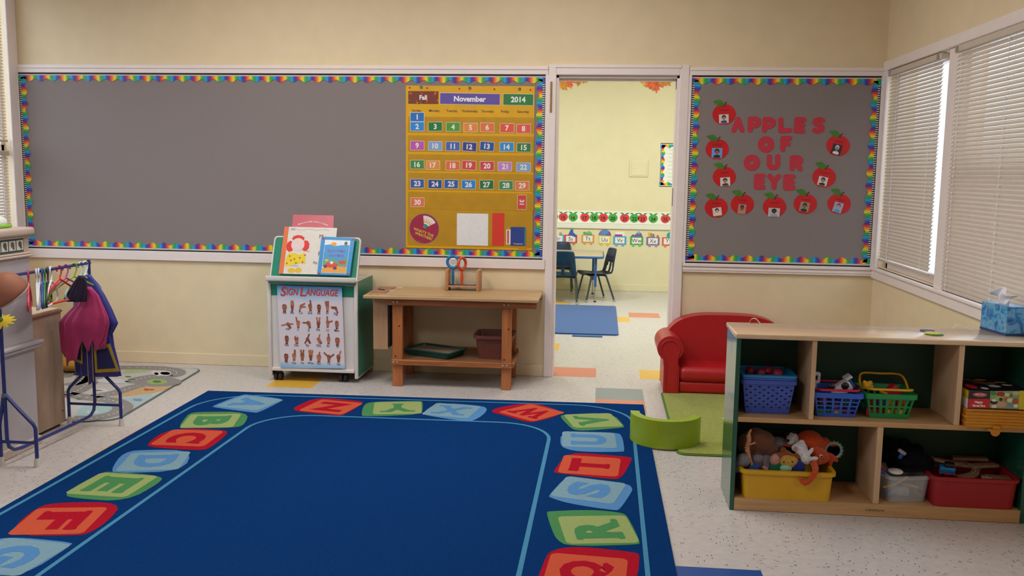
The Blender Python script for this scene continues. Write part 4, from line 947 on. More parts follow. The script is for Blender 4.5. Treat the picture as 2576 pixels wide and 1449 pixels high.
q = MB(); q.prism([(x*.02-1.372, y*.014-.26) for x, y in chaikin([(-1, -.6), (.1, -1), (.9, -.3), (.7, .6), (-.2, 1), (-.9, .3)], 1)], .004, paper('lint_white', 'DCD4CA', .9), .6035); q.build('paper_scrap', None, label='white paper scrap at the front corner of the cardboard near the pencil', cat='scrap', group='paper scraps on the workbench')
# rack with magnifiers
RYF = onfloor(1119.4, 731, .603).y; rx0, rx1 = onwall(1119.4, 731, RYF).x, onwall(1206.4, 732, RYF).x
birch = wood('rack_birch', 'C49468', 'B07F54', 2, .5); indigo = mat('rack_base_indigo', '4A3E66', .5, .08, 30); acry = clear('rack_clear_bar', (.95, .96, 1), .1, .05)
rk = thing('magnifier_rack', ((rx0+rx1)/2, RYF+.06, .603), 'small open wooden rack holding two magnifying glasses on the workbench', 'rack')
for x0, x1 in ((rx0, rx0+.021), (rx1-.024, rx1)): MB().box((x0, RYF, .603), (x1, RYF+.12, .745), birch, .006, seg=2).build('side_panel', rk)
MB().box((rx0+.02, RYF+.004, .626), (rx1-.022, RYF+.02, .637), birch, .002).build('front_rail', rk)
MB().box((rx0+.02, RYF+.018, .626), (rx1-.022, RYF+.115, .634), indigo, .002).build('base_board', rk)
MB().box((rx0+.02, RYF+.085, .72), (rx1-.022, RYF+.09, .74), acry).build('clear_bar', rk)
mb_, mo_ = mat('magnifier_blue', '1E74B0', .35, .05, 20), mat('magnifier_orange', 'E0501E', .35, .05, 20); lens = clear('lens_glass', (.95, 1, .98), .12, .02)
def magnifier(px, py, hx, hy, rx, m, label, turn):
    y = RYF+.055; c = onwall(px, py, y); h_ = onwall(hx, hy, y)
    r = thing('magnifying_glass', (c.x, y, .634), label, 'magnifying glass', 'magnifying glasses in the rack')
    T_ = T3(c.x, y, c.z) @ Rz(turn)
    R_ = .0395
    MB(T_).tube([(R_*math.cos(a), 0, R_*math.sin(a)) for a in [2*PI*i/32 for i in range(32)]], .0098, m, 10, closed=True).build('rim', r)
    MB(T_ @ Rx(PI/2)).lathe([(0.0005, -.005), (.018, -.004), (.031, -.0012), (.031, .0012), (.018, .004), (.0005, .005)], lens, 28, caps=False).build('lens', r)
    MB(T_).tube([(0, 0, -R_-.004), (0, 0, -R_-.018), (0, 0, -R_-.03), (0, 0, -R_-.06), (0, 0, -(c.z-.636))], [.0075, .0065, .0095, .0105, .0075], m, 12).build('handle', r)
magnifier(1139.6, 659, 1141, 716, 0, mb_, 'blue magnifying glass facing out of the wooden rack', 0)
magnifier(1162, 663.5, 1162, 718, 0, mo_, 'orange magnifying glass turned edge-on in the wooden rack', math.radians(58))
# tray and tub on the shelf
tg = mat('tray_green', '0F4A40', .35, .08, 20); grit = mat('tray_liner_tan', '9A8474', .9, .25, 220, .6, 300)
zt = .222; A_, B_, C_ = onfloor(1050, 862, zt), onfloor(1168, 882, zt), onfloor(1104, 899, zt)
ex, ey = (B_-A_), (C_-B_); L1, L2 = ex.length, ey.length; ux = ex.normalized(); an = math.atan2(ux.y, ux.x)
L2 = min(L2, .26); L1 = min(L1, .36)
T_ = T3(-1.075, -.25, .1815) @ Rz(math.radians(-24))
tr = thing('green_tray', (-1.1, -.25, .18), 'dark green plastic tray lined with rough tan material on the bench shelf', 'tray')
hx_, hy_ = .175, .11
def open_bin(T_, w, d, h, t, m, taper=.9, rim=.012, rimh=.012, n=4, r=.02, feet=0.):
    """hollow tapered bin with rounded corners and an outward lip, built as one shell"""
    q = MB(T_)
    def ring(k, z, ins=0.): return [(x, y, z) for x, y in rrect(-w/2*k+ins, -d/2*k+ins, w/2*k-ins, d/2*k-ins, max(.003, r*k-ins), n)]
    def outr(z, o): return [(x, y, z) for x, y in rrect(-w/2-o, -d/2-o, w/2+o, d/2+o, r+o, n)]
    L = [ring(taper, 0), ring(1, h-rimh), outr(h-rimh, rim), outr(h, rim), ring(1, h, t), ring(taper, t, t)]
    k = len(L[0]); vs = sum(L, []); fs = []
    for i in range(len(L)-1):
        for j in range(k): fs.append([i*k+j, i*k+(j+1) % k, (i+1)*k+(j+1) % k, (i+1)*k+j])
    q.add(vs, fs, m, False); q.add(L[0], [list(range(k))[::-1]], m); q.add(L[-1], [list(range(k))], m)
    return q
open_bin(T_, 2*hx_, 2*hy_, .042, .004, tg, .92, .012, .006, r=.02).build('tray_shell', tr)
q = MB(T_); q.prism(rrect(-hx_+.012, -hy_+.012, hx_-.012, hy_-.012, .012), .026, grit, .006); q.build('liner', tr)
open_bin(T3(-.675, -.24, .1795), .235, .25, .158, .004, mat('tub_brown', '6E3A30', .45, .06, 20), .84, .016, .02, r=.03).build('storage_tub', None, label='brown plastic tub on the bench shelf behind a front leg', cat='tub')

# ================================================================== red toddler sofa
vin = mat('sofa_red_vinyl', 'B0141C', .42, .06, 9, .18, 240, coat=.1)
sf = thing('toddler_sofa', (.84, -.22, 0), 'small red vinyl toddler sofa with rolled arms behind the shelf unit', 'sofa')
SX0, SX1, SYF, SYB = .428, 1.262, -.41, -.035; scx = (SX0+SX1)/2
# back: arched slab
arch = []
W_ = .40
for i in range(33):
    a = PI*i/32; c, s_ = math.cos(a), math.sin(a)
    arch.append((scx+W_*math.copysign(abs(c)**.62, c), .2+.288*abs(s_)**.62))
arch = arch+[(scx-W_, .03), (scx+W_, .03)]
q = MB(M(((1, 0, 0, 0), (0, 0, -1, SYB), (0, 1, 0, 0), (0, 0, 0, 1)))); q.prism(arch, .13, vin)
o = q.build('backrest', sf); b_ = o.modifiers.new('round', 'BEVEL'); b_.width = .035; b_.segments = 4; b_.limit_method = 'ANGLE'; b_.angle_limit = .9
for p_ in o.data.polygons: p_.use_smooth = True
for sx, xc in ((-1, SX0+.052), (1, SX1-.052)):
    pr = [(xc-sx*.04, .02), (xc+sx*.052, .02), (xc+sx*.052, .25)]
    pr = [(xc-.052*1, .012), (xc+.052, .012), (xc+.052, .235), (xc+.072, .27)]
    R_ = .082; cz = .298
    roll = [(xc+sx*.012+R_*math.cos(a), cz+R_*math.sin(a)) for a in [(-.32*PI)+(1.64*PI)*i/22 for i in range(23)]]
    poly = [(xc+.05, .012)]+[(xc+.05, .18)]+roll+[(xc-.05, .18), (xc-.05, .012)]
    q = MB(M(((1, 0, 0, 0), (0, 0, -1, SYB-.03), (0, 1, 0, 0), (0, 0, 0, 1)))); q.prism(poly, SYB-.03-SYF, vin)
    o = q.build('armrest', sf); b_ = o.modifiers.new('round', 'BEVEL'); b_.width = .016; b_.segments = 3; b_.limit_method = 'ANGLE'; b_.angle_limit = .8
    for p_ in o.data.polygons: p_.use_smooth = True
    pt_ = [(xc+sx*.012+.06*math.cos(a), SYF-.002, cz-.004+.06*math.sin(a)) for a in [(-.2*PI)+(1.4*PI)*i/20 for i in range(21)]]
    pt_ = [(xc+.036, SYF-.002, .03), (xc+.036, SYF-.002, .2)]+pt_+[(xc-.036, SYF-.002, .2), (xc-.036, SYF-.002, .03)]
    MB().tube(pt_, .0045, vin, 6).build('piping', o)
MB().box((SX0+.1, SYF+.012, .012), (SX1-.1, SYB-.06, .085), vin, .015, seg=3).build('base', sf)
MB().box((SX0+.095, SYF-.002, .08), (SX1-.095, SYB-.1, .182), vin, .042, seg=5).build('seat_cushion', sf)
# ------------------------------------------------------------------ green rug under the sofa, foam arc
gr = mat('rug_green_pile', '8C9226', .95, .14, 60, .7, 260, spec=.05, sheen=.3); gre = mat('rug_green_binding', '4E7020', .9, .1, 80)
g_ = thing('green_rug', (.9, -1.0, 0), 'lime green pile rug with a white flower under the red sofa', 'rug')
MB().prism(rrect(.418, -1.70, 1.48, -.36, .05), .006, gre).build('binding', g_)
MB().prism(rrect(.43, -1.686, 1.468, -.372, .045), .010, gr).build('pile', g_)
q = MB(); fw = mat('rug_flower_white', 'D9DCC0', .95, .08, 80)
for k in range(8):
    a = 2*PI*k/8; q.prism(chaikin([(.845+.02*math.cos(a-.5), -.985+.02*math.sin(a-.5)), (.845+.07*math.cos(a-.3), -.985+.07*math.sin(a-.3)), (.845+.13*math.cos(a), -.985+.13*math.sin(a)), (.845+.07*math.cos(a+.3), -.985+.07*math.sin(a+.3)), (.845+.02*math.cos(a+.5), -.985+.02*math.sin(a+.5))], 1), .0112, fw)
q.build('flower_motif', g_)
lime = mat('arc_lime_vinyl', '8CA416', .4, .06, 8, .12, 200, coat=.1)
q = MB(); Ro, Ri = .185, .138; n = 36; a0, a1 = PI+.06, 2*PI-.06
T_ = T3(.374, -1.452, .009) @ Rz(math.radians(-9))
pts_o = ringpts(0, 0, Ro, a0, a1, n); pts_i = ringpts(0, 0, Ri, a0, a1, n)
q = MB(T_); q.prism(pts_o+pts_i[::-1], .145, lime)
o = q.build('foam_arc', None, label='lime green half-round foam arc lying where the blue and green rugs meet', cat='foam block')
b_ = o.modifiers.new('round', 'BEVEL'); b_.width = .008; b_.segments = 3; b_.limit_method = 'ANGLE'; b_.angle_limit = .8
for p_ in o.data.polygons: p_.use_smooth = True
# white paper straps showing behind the shelf top
def curl(px, py, y, w, label):
    p = onwall(px, py, y); q = MB(); P = [(p.x+w*(i/10-.5), .006*0+p.z-.02+.028*math.sin(PI*i/10)) for i in range(11)]
    for i in range(10):
        (xa, za), (xb, zb) = P[i], P[i+1]; q.add([(xa, y, za), (xb, y, zb), (xb, y+.05, zb), (xa, y+.05, za)], [[0, 1, 2, 3]], paper('curl_white', 'D8D2C8', .6))
    return q, p

# ================================================================== alphabet rug
rug_b = mat('rug_blue_pile', '103468', 1.0, .10, 90, .5, 320, spec=.0); rug_l = mat('rug_line_blue', '4A86A8', 1.0, .06, 90, .4, 300, spec=.0)
rg = thing('alphabet_rug', (-1.06, -2.4, 0), 'large blue alphabet rug with coloured letter blocks around its edge', 'rug')
RC = [(-2.430, -.785), (.293, -.722), (.312, -4.42), (-2.395, -4.42)]
MB().prism(RC, .008, rug_b).build('pile', rg)
def track(name, x0, y0, x1, y1, r, w, skew):
    P = rrect(x0, y0, x1, y1, r, 10); n = len(P); c = ((x0+x1)/2, (y0+y1)/2)
    def sk(p): return (p[0]+.006*(p[1]+.8), p[1]+skew*(p[0]-x1)*max(0, 1+(p[1]-y1)/1.5))
    O = [sk(p) for p in rrect(x0-w/2, y0-w/2, x1+w/2, y1+w/2, r+w/2, 10)]; I = [sk(p) for p in rrect(x0+w/2, y0+w/2, x1-w/2, y1-w/2, r-w/2, 10)]
    q = MB(); q.add([(a, b, .0085) for a, b in O]+[(a, b, .0085) for a, b in I], [[i, (i+1) % n, n+(i+1) % n, n+i] for i in range(n)], rug_l)
    q.build(name, rg)
track('border_line', -2.358, -4.36, .217, -.787, .36, .018, .026)
track('border_line', -1.868, -3.95, -.232, -1.245, .30, .019, .012)
CCOL = {'r': ('A81A2C', 'C4553C'), 'g': ('4B8452', '93A266'), 'b': ('5485B6', '7A9AA8')}
cm_ = {k: (mat('block_%s_dark' % k, a, 1.0, .06, 90, .4, 300, spec=.0), mat('block_%s_light' % k, b, 1.0, .06, 90, .4, 300, spec=.0)) for k, (a, b) in CCOL.items()}
SER = {'A': [(0, 0), (1, 0)], 'B': [(0, 0), (0, 1)], 'D': [(0, 0), (0, 1)], 'E': [(0, 0), (0, 1)], 'F': [(0, 0), (0, 1)], 'R': [(0, 0), (0, 1), (1, 0)], 'T': [(.5, 0)], 'U': [(0, 1), (1, 1)], 'V': [(0, 1), (1, 1)], 'W': [(0, 1), (1, 1)], 'X': [(0, 0), (1, 0), (0, 1), (1, 1)], 'Y': [(.5, 0), (0, 1), (1, 1)], 'C': [], 'G': [], 'Q': [], 'S': [], 'Z': []}
zA = lambda x, y: onfloor(x/2.904, 950+y/2.904, .008); zB = lambda x, y: onfloor(700+x/2.963, 960+y/2.963, .008); zC = lambda x, y: onfloor(1300+x/3.228, 1000+y/3.228, .008); zZ = lambda x, y: onfloor(640+x/8.05, 920+y/8.05, .008)
BLK = [
 ('B', 'g', -2.119, -1.454, 12-90, zA, [(1385, 258), (1480, 250), (1820, 250), (1790, 345), (1710, 368), (1300, 370), (1340, 310)]),
 ('C', 'r', -2.102, -1.784, 2-90, zA, [(1240, 368), (1650, 382), (1665, 410), (1530, 520), (1450, 532), (1120, 512), (1058, 490)]),
 ('D', 'b', -2.088, -2.173, 13-90, zA, [(900, 540), (1100, 526), (1408, 533), (1340, 684), (860, 699), (803, 682)]),
 ('E', 'g', -2.11, -2.512, -2-90, zA, [(740, 690), (830, 688), (1192, 718), (1170, 768), (920, 907), (560, 884), (446, 855)]),
 ('F', 'r', -2.098, -2.937, 10-90, zA, [(270, 940), (450, 911), (905, 911), (780, 1060), (640, 1142), (560, 1154), (32, 1156)]),
 ('G', 'b', -2.07, -3.275, -6-90, None, None),
 ('A', 'b', -2.058, -1.042, -13-90, zA, [(1770, 122), (1830, 126), (2085, 158), (2040, 180), (1890, 256), (1850, 256), (1560, 218), (1548, 208)]),
 ('Z', 'r', -1.553, -1.062, -11+180, zZ, [(1270, 636), (2100, 713), (2245, 750), (1800, 1002), (1700, 1012), (870, 928), (786, 880), (830, 830)]),
 ('Y', 'g', -1.162, -1.024, 12+180, zB, [(690, 150), (1060, 144), (1079, 152), (1075, 240), (900, 254), (640, 260), (618, 250), (635, 175)]),
 ('X', 'b', -.837, -1.035, -9+180, zB, [(1185, 155), (1520, 180), (1564, 206), (1520, 255), (1450, 294), (1390, 296), (1180, 265), (1060, 242)]),
 ('W', 'r', -.367, -1.01, -38.4+180, zB, [(1558, 220), (1700, 180), (1860, 162), (1950, 169), (2147, 235), (1920, 302), (1850, 302), (1700, 256)]),
 ('V', 'g', -.01, -1.132, 15+90, zC, [(348, 155), (375, 139), (770, 121), (880, 236), (860, 246), (560, 271), (468, 266), (430, 240)]),
 ('U', 'b', -.027, -1.516, 2+90, zC, [(363, 277), (810, 284), (857, 310), (876, 432), (860, 443), (560, 443), (420, 426), (348, 390)]),
 ('T', 'r', -.015, -1.949, -4+90, zC, [(440, 458), (520, 450), (932, 484), (937, 500), (880, 612), (830, 661), (770, 664), (303, 613), (300, 600), (370, 500)]),
 ('S', 'b', -.015, -2.29, -13.5+90, zC, [(405, 639), (480, 648), (902, 699), (942, 740), (930, 772), (840, 907), (800, 920), (420, 862), (268, 812), (256, 798)]),
 ('R', 'g', .024, -2.745, 10+90, zC, [(238, 934), (260, 924), (600, 911), (850, 934), (902, 965), (1007, 1180), (980, 1197), (420, 1210), (330, 1162), (290, 1090)]),
 ('Q', 'r', -.013, -3.145, -4+90, None, None)]
for c, k, x, y, rot, zf, outl in BLK:
    dk, lt_ = cm_[k]; T_ = T3(x, y, 0) @ Rz(math.radians(rot)); sz = .141
    if outl: P = chaikin([tuple(zf(*p)[:2]) for p in outl], 2)
    else:
        sg = -.035 if c == 'G' else .035
        P = chaikin([tuple((T_ @ V(p+(0,)))[:2]) for p in ((-.155, -.15), (.15, -.155), (.155, .15), (-.15, .155))] + [], 2)
        if c == 'Q': P = chaikin([tuple(zC(*p)[:2]) for p in ((225, 1320), (270, 1245), (420, 1214), (600, 1219), (985, 1260), (997, 1290), (985, 1449))]+[(.13, -3.27), (-.1, -3.31), (-.185, -3.29)], 2)
        else: P = chaikin([tuple(zA(*p)[:2]) for p in ((35, 1158), (530, 1203), (522, 1226), (170, 1452))]+[(-2.06, -3.43), (-2.22, -3.4), (-2.25, -3.2)], 2)
    q = MB(); q.prism(P, 0, dk, .0086); o = q.build('letter_block', rg)
    MB(T_).prism(rrect(-sz, -sz, sz, sz, .026, 4), 0, lt_, .0091).build('block_face', o)
    vs, fs, (a0, a1, b0, b1) = glyphs(c, .055 if c not in 'WX' else .04)
    lw, lh = (.185 if c != 'W' else .215), .19
    kx, ky = lw/(a1-a0), lh/(b1-b0)
    q = MB(T_); q.add([((v[0]-(a0+a1)/2)*kx, (v[1]-(b0+b1)/2)*ky, .0096) for v in vs], fs, dk)
    for sx, sy in SER[c]:
        w_ = .036; xx = (sx-.5)*(lw-.05); yy = (sy-.5)*(lh-.028)
        q.prism(rrect(xx-w_, yy-.014, xx+w_, yy+.014, .012, 3), 0, dk, .0097)
    if c in 'EFTZC': 
        for sy in ((1, 0) if c in 'EZ' else (1,)):
            for sx in ((-1, 1) if c == 'T' else ((1,) if c in 'EFC' else ((-1,) if sy else (1,)))): q.prism(rrect(sx*lw*.46-.013, (sy-.5)*(lh-.045)-.026, sx*lw*.46+.013, (sy-.5)*(lh-.045)+.026, .012, 3), 0, dk, .0098)
    q.build('letter', o)
# ================================================================== low shelf unit
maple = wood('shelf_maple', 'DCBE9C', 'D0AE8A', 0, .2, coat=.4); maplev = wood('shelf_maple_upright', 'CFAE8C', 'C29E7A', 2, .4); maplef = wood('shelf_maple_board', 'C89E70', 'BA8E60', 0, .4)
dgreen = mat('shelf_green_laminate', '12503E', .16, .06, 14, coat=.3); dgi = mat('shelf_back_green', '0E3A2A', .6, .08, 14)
BX0, BX1, BYF, BYB, BH = .578, 1.768, -2.436, -2.148, .757
sh = thing('shelf_unit', ((BX0+BX1)/2, (BYF+BYB)/2, 0), 'low maple and green shelf unit with toy bins standing below the window', 'shelf')
side = [(BYF, 0), (BYB, .03), (BYB, BH-.022), (BYF, BH-.022)]
for x0, x1 in ((BX0, BX0+.019), (BX1-.019, BX1)):
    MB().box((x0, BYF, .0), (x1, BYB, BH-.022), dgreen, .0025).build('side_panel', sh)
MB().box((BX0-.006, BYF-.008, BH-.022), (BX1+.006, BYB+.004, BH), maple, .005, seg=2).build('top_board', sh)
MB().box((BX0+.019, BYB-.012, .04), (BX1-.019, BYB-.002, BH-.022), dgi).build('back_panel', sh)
MB().box((BX0+.019, BYF+.001, .382), (BX1-.019, BYB-.012, .403), maplef, .002).build('middle_shelf', sh)
MB().box((BX0+.019, BYF+.001, .036), (BX1-.019, BYB-.012, .055), maplef, .002).build('bottom_shelf', sh)
pl_ = MB().box((BX0+.019, BYF-.001, .001), (BX1-.019, BYF+.018, .0365), maplef, .002); pl_.box((BX0+.019, BYF-.0005, .036), (BX1-.019, BYF+.003, .055), maplef); plo = pl_.build('plinth', sh)
p = onwall(2201, 1283, BYF-.002); q = MB(wallT(p.x, p.z, .0016, BYF)); q.text('Lakeshore', .0115, paper('brand_ink_green', '3A4A30', .6), bold=.01, fit=.072); q.build('lettering', plo)
for x0, x1 in ((.884, .903), (1.462, 1.484)): MB().box((x0, BYF+.001, .403), (x1, BYB-.012, BH-.022), maplev, .002).build('divider', sh)
MB().box((1.163, BYF+.001, .055), (1.187, BYB-.012, .382), maplev, .002).build('divider', sh)
q = MB(); p = onside(1840, 875, BX0-.001); 
q.T = M(((0, 0, -1, BX0-.0012), (-1, 0, 0, p.y), (0, 1, 0, p.z), (0, 0, 0, 1))) @ Rz(-PI/2)
q.text('Lakeshore', .01, paper('brand_ink_dark', '243A34', .5)); q.build('lettering', sh)

# ------------------------------------------------------------------ perforated baskets
def perf(q, P00, P10, P11, P01, nx, ny, m, fx=.6, fy=.6, shape='rect', mask=None):
    """wall panel with real openings, nx by ny cells"""
    P00, P10, P11, P01 = map(V, (P00, P10, P11, P01))
    B = lambda u, v: (P00*(1-u)+P10*u)*(1-v)+(P01*(1-u)+P11*u)*v
    for i in range(nx):
        for j in range(ny):
            u0, u1, v0, v1 = i/nx, (i+1)/nx, j/ny, (j+1)/ny
            if mask and not mask(i, j): q.add([B(u0, v0), B(u1, v0), B(u1, v1), B(u0, v1)], [[0, 1, 2, 3]], m); continue
            um, vm, hu, hv = (u0+u1)/2, (v0+v1)/2, (u1-u0)/2, (v1-v0)/2
            o8 = [(1, 0), (1, 1), (0, 1), (-1, 1), (-1, 0), (-1, -1), (0, -1), (1, -1)]
            if shape == 'rect': inn = [(a*fx, b*fy) for a, b in o8]
            else: inn = [(fx*math.cos(k*PI/4), fy*math.sin(k*PI/4)) for k in range(8)]
            vs = [B(um+a*hu, vm+b*hv) for a, b in o8]+[B(um+a*hu, vm+b*hv) for a, b in inn]
            q.add(vs, [[k, (k+1) % 8, 8+(k+1) % 8, 8+k] for k in range(8)], m)
def basket(name, x0, x1, yf, yb, z0, h, taper, m, nx, ny, fx, fy, shape, label, group=None, lip=.008, liph=.016, mask=None, zlo=.14, zhi=.84):
    cx, cy, w, d = (x0+x1)/2, (yf+yb)/2, x1-x0-2*lip, yb-yf-2*lip
    r = thing(name, (cx, cy, z0), label, 'basket', group)
    q = MB(T3(cx, cy, z0)); 
    def cor(z): k = taper+(1-taper)*z/h; return [(-w/2*k, -d/2*k, z), (w/2*k, -d/2*k, z), (w/2*k, d/2*k, z), (-w/2*k, d/2*k, z)]
    A, B_, C_, D_ = cor(0), cor(h*zlo), cor(h*zhi), cor(h)
    nyd = max(3, round(nx*d/w))
    for k in range(4):
        n = nx if k % 2 == 0 else nyd; k2 = (k+1) % 4
        q.add([A[k], A[k2], B_[k2], B_[k]], [[0, 1, 2, 3]], m); q.add([C_[k], C_[k2], D_[k2], D_[k]], [[0, 1, 2, 3]], m)
        perf(q, B_[k], B_[k2], C_[k2], C_[k], n, ny, m, fx, fy, shape, mask)
    q.add(A, [[3, 2, 1, 0]], m)
    o = q.build('basket_body', r); s_ = o.modifiers.new('thickness', 'SOLIDIFY'); s_.thickness = .003; s_.offset = 0
    q = MB(T3(cx, cy, z0)); O = rrect(-w/2-lip, -d/2-lip, w/2+lip, d/2+lip, .014, 4); I = rrect(-w/2, -d/2, w/2, d/2, .008, 4); n = len(O)
    vs = [(x, y, h-liph) for x, y in O]+[(x*1.0, y, h) for x, y in O]+[(x, y, h) for x, y in I]+[(x, y, h-liph) for x, y in I]
    q.add(vs, [[a*n+i, a*n+(i+1) % n, ((a+1) % 4)*n+(i+1) % n, ((a+1) % 4)*n+i] for a in range(4) for i in range(n)], m); q.build('rim', r)
    return r
bl1, bl2 = mat('basket_blue', '3E58B8', .35, .05, 20), mat('basket_azure', '1C82BE', .3, .06, 20)
dot = lambda i, j: (i+j) % 2 == 0
basket('storage_basket', .612, .843, -2.386, -2.175, .4052, .1463, .82, bl1, 11, 8, .66, .62, 'round', 'blue perforated basket at the bottom of the nested trio on the shelf', 'nested blue baskets', mask=dot, liph=.017)
basket('storage_basket', .6135, .8415, -2.385, -2.176, .4205, .1405, .82, bl1, 13, 9, .62, .6, 'round', 'blue perforated basket in the middle of the nested trio', 'nested blue baskets', mask=dot, lip=.0125, liph=.0075)
basket('storage_basket', .6125, .8425, -2.386, -2.175, .4345, .138, .82, bl2, 13, 9, .6, .55, 'round', 'azure perforated basket on top of the nested trio, holding red balls', 'nested blue baskets', mask=dot, lip=.018, liph=.010)
rball = mat('ball_crimson', '8E1638', .45, .12, 30)
for x, y, r_, lb in ((.772, -2.315, .026, 'larger crimson ball at the front of the azure basket'), (.706, -2.30, .022, 'smaller crimson ball in the azure basket'), (.742, -2.265, .024, 'crimson ball half hidden between two others in the azure basket'), (.665, -2.27, .022, 'crimson ball near the panel side of the azure basket')):
    q = MB().ball((x, y, .563), r_, rball); q.lathe([(.003, r_*.9), (.004, r_*1.12)], mat('stem_dark', '3A1A20'), 8, T3(x, y, .563)) if False else None; q.build('toy_ball', None, label=lb, cat='ball', group='crimson balls in the basket')
bl3, rdh = mat('basket_royal_blue', '2E62D2', .35, .05, 20), mat('handle_red', 'C81E38', .35, .05, 20); gn3, ylh = mat('basket_green', '148A4A', .35, .05, 20), mat('handle_yellow', 'DDA010', .35, .05, 20)
basket_b = basket('shopping_basket', .905, 1.113, -2.40, -2.19, .4052, .1045, .78, bl3, 5, 4, .72, .7, 'rect', 'small royal blue toy shopping basket with red handles', 'toy shopping baskets', liph=.02, zlo=.1, zhi=.8)
basket_g = basket('shopping_basket', 1.119, 1.331, -2.392, -2.18, .4052, .1065, .78, gn3, 7, 2, .55, .78, 'rect', 'small green toy shopping basket with yellow handles', 'toy shopping baskets', liph=.02, zlo=.14, zhi=.8)
def handle(root, x0, x1, y, z, dy, dz, m):
    MB().tube(spline([(x0, y, z), (x0+.004, y+dy*.6, z+dz*.7), (x0+.025, y+dy, z+dz), ((x0+x1)/2, y+dy, z+dz), (x1-.025, y+dy, z+dz), (x1-.004, y+dy*.6, z+dz*.7), (x1, y, z)], 5), .0052, m, 8).build('handle', root)
handle(basket_b, .912, 1.106, -2.295, .511, -.098, .011, rdh); handle(basket_b, .912, 1.106, -2.29, .511, .085, .008, rdh)
handle(basket_g, 1.128, 1.322, -2.29, .512, -.095, .018, ylh); handle(basket_g, 1.128, 1.322, -2.285, .512, .07, .05, ylh)
# toys in the two small baskets
tw, tb = mat('toy_white', 'C8C6D2', .4, .05, 20), mat('toy_black', '17161C', .35, .1, 20)
TC = {'g': mat('toy_green', '1E7A3A', .4, .05, 20), 'r': mat('toy_red', 'A8142C', .4, .05, 20), 'p': mat('toy_purple', '6A2272', .4, .05, 20), 'y': mat('toy_yellow', 'E0A81E', .4, .06, 20), 'b': mat('toy_blue', '2050B0', .4, .05, 20), 'o': mat('toy_orange', 'D8701C', .4, .06, 20)}
def brick(x, y, z, sx, sy, sz, m, rot, label, group, name='toy_block'):
    q = MB(T3(x, y, z) @ Rz(rot)); q.box((-sx/2, -sy/2, 0), (sx/2, sy/2, sz), TC[m], .004, seg=2); q.lathe([(sx*.2, sz), (sx*.2, sz+.006), (0, sz+.006)], TC[m], 10)
    q.build(name, None, label=label, cat='toy block', group=group)
GB, GG = 'toys in the royal blue basket', 'toys in the green basket'
for k, (x, y, z, m, d_) in enumerate(((.945, -2.355, .409, 'g', 'green toy block low in the royal blue basket, beside the divider'), (.985, -2.35, .409, 'g', 'second green toy block low in the royal blue basket'), (1.012, -2.355, .436, 'p', 'purple toy block seen through the royal blue basket'), (1.018, -2.352, .409, 'y', 'yellow toy block seen low through the royal blue basket'), (1.058, -2.35, .409, 'r', 'red toy block at the end of the royal blue basket'),
        (.96, -2.352, .452, 'r', 'red toy block high in the royal blue basket'), (1.055, -2.35, .452, 'g', 'green toy block high at the end of the royal blue basket'))):
    brick(x, y, z, .034, .034, .026, m, random.uniform(-.3, .3), d_, GB)
for k, (x, y, z, m, d_) in enumerate(((1.155, -2.345, .409, 'r', 'red toy brick low in the green basket beside the blue basket'), (1.19, -2.34, .409, 'r', 'second red toy brick low in the green basket'), (1.158, -2.345, .455, 'r', 'red toy brick high in the green basket'), (1.228, -2.345, .409, 'y', 'yellow toy brick low in the middle of the green basket'), (1.27, -2.345, .409, 'y', 'yellow toy brick low at the far end of the green basket'),
        (1.235, -2.345, .45, 'y', 'yellow toy brick high in the middle of the green basket'), (1.278, -2.345, .45, 'o', 'orange toy brick high at the end of the green basket'), (1.195, -2.34, .452, 'b', 'blue toy brick high in the green basket'))):
    brick(x, y, z, .034, .034, .034, m, random.uniform(-.3, .3), d_, GG)
q = MB(T3(1.262, -2.32, .487) @ Rz(.2) @ Ry(-.75)); q.box((-.03, -.02, 0), (.03, .02, .05), TC['r'], .004, seg=2); q.box((-.034, -.024, .004), (-.022, .024, .056), TC['y'], .003); q.build('toy_wedge', None, label='red and yellow toy wedge tilted out of the green basket', cat='toy')
q = MB(); 
for dx, dz, r_ in ((0, 0, .017), (.012, .012, .012), (-.01, .014, .01), (.018, -.004, .01)): q.ball((1.148+dx, -2.3, .525+dz), r_, TC['y'])
fuse(q.build('toy_duck', None, label='small yellow toy animal at the corner of the green basket', cat='toy'), .003, 3)
# black and white toy cow head and white toy frame
cw_ = thing('toy_cow', (1.045, -2.33, .49), 'white toy with black spots leaning out of the royal blue basket', 'toy')
q = MB(T3(1.04, -2.325, .512) @ Ry(-.62)); q.box((-.048, -.03, -.02), (.045, .03, .03), tw, .016, seg=4); q.build('body', cw_)
q = MB(T3(1.04, -2.325, .512) @ Ry(-.62)); q.box((.03, -.03, .026), (.062, .03, .038), tw, .004, seg=2); q.box((.04, -.029, -.01), (.05, .029, .028), TC['b'], .003); q.build('flap', cw_)
for px, py, r_ in ((1478, 865, .016), (1320, 875, .014)):
    p = onwall(1800+px/4.5275, 780+py/4.5275, -2.357); MB(wallT(p.x, p.z, 0, -2.3545)).lathe([(r_, 0), (r_*.95, .003), (0, .0035)], tb, 18).build('spot', cw_)
p = onwall(1800+1135/4.5275, 780+762/4.5275, -2.3); T_ = wallT(p.x, p.z, 0, -2.3, -.06)
q = MB(T_); O = rrect(-.019, -.024, .019, .024, .008, 4); I = rrect(-.009, -.012, .009, .010, .003, 4); n = len(O)
vs = [(x, y, 0) for x, y in O]+[(x, y, .012) for x, y in O]+[(x, y, .012) for x, y in I]+[(x, y, 0) for x, y in I]
q.add(vs, [[a*n+i, a*n+(i+1) % n, ((a+1) % 4)*n+(i+1) % n, ((a+1) % 4)*n+i] for a in range(4) for i in range(n)], tw)
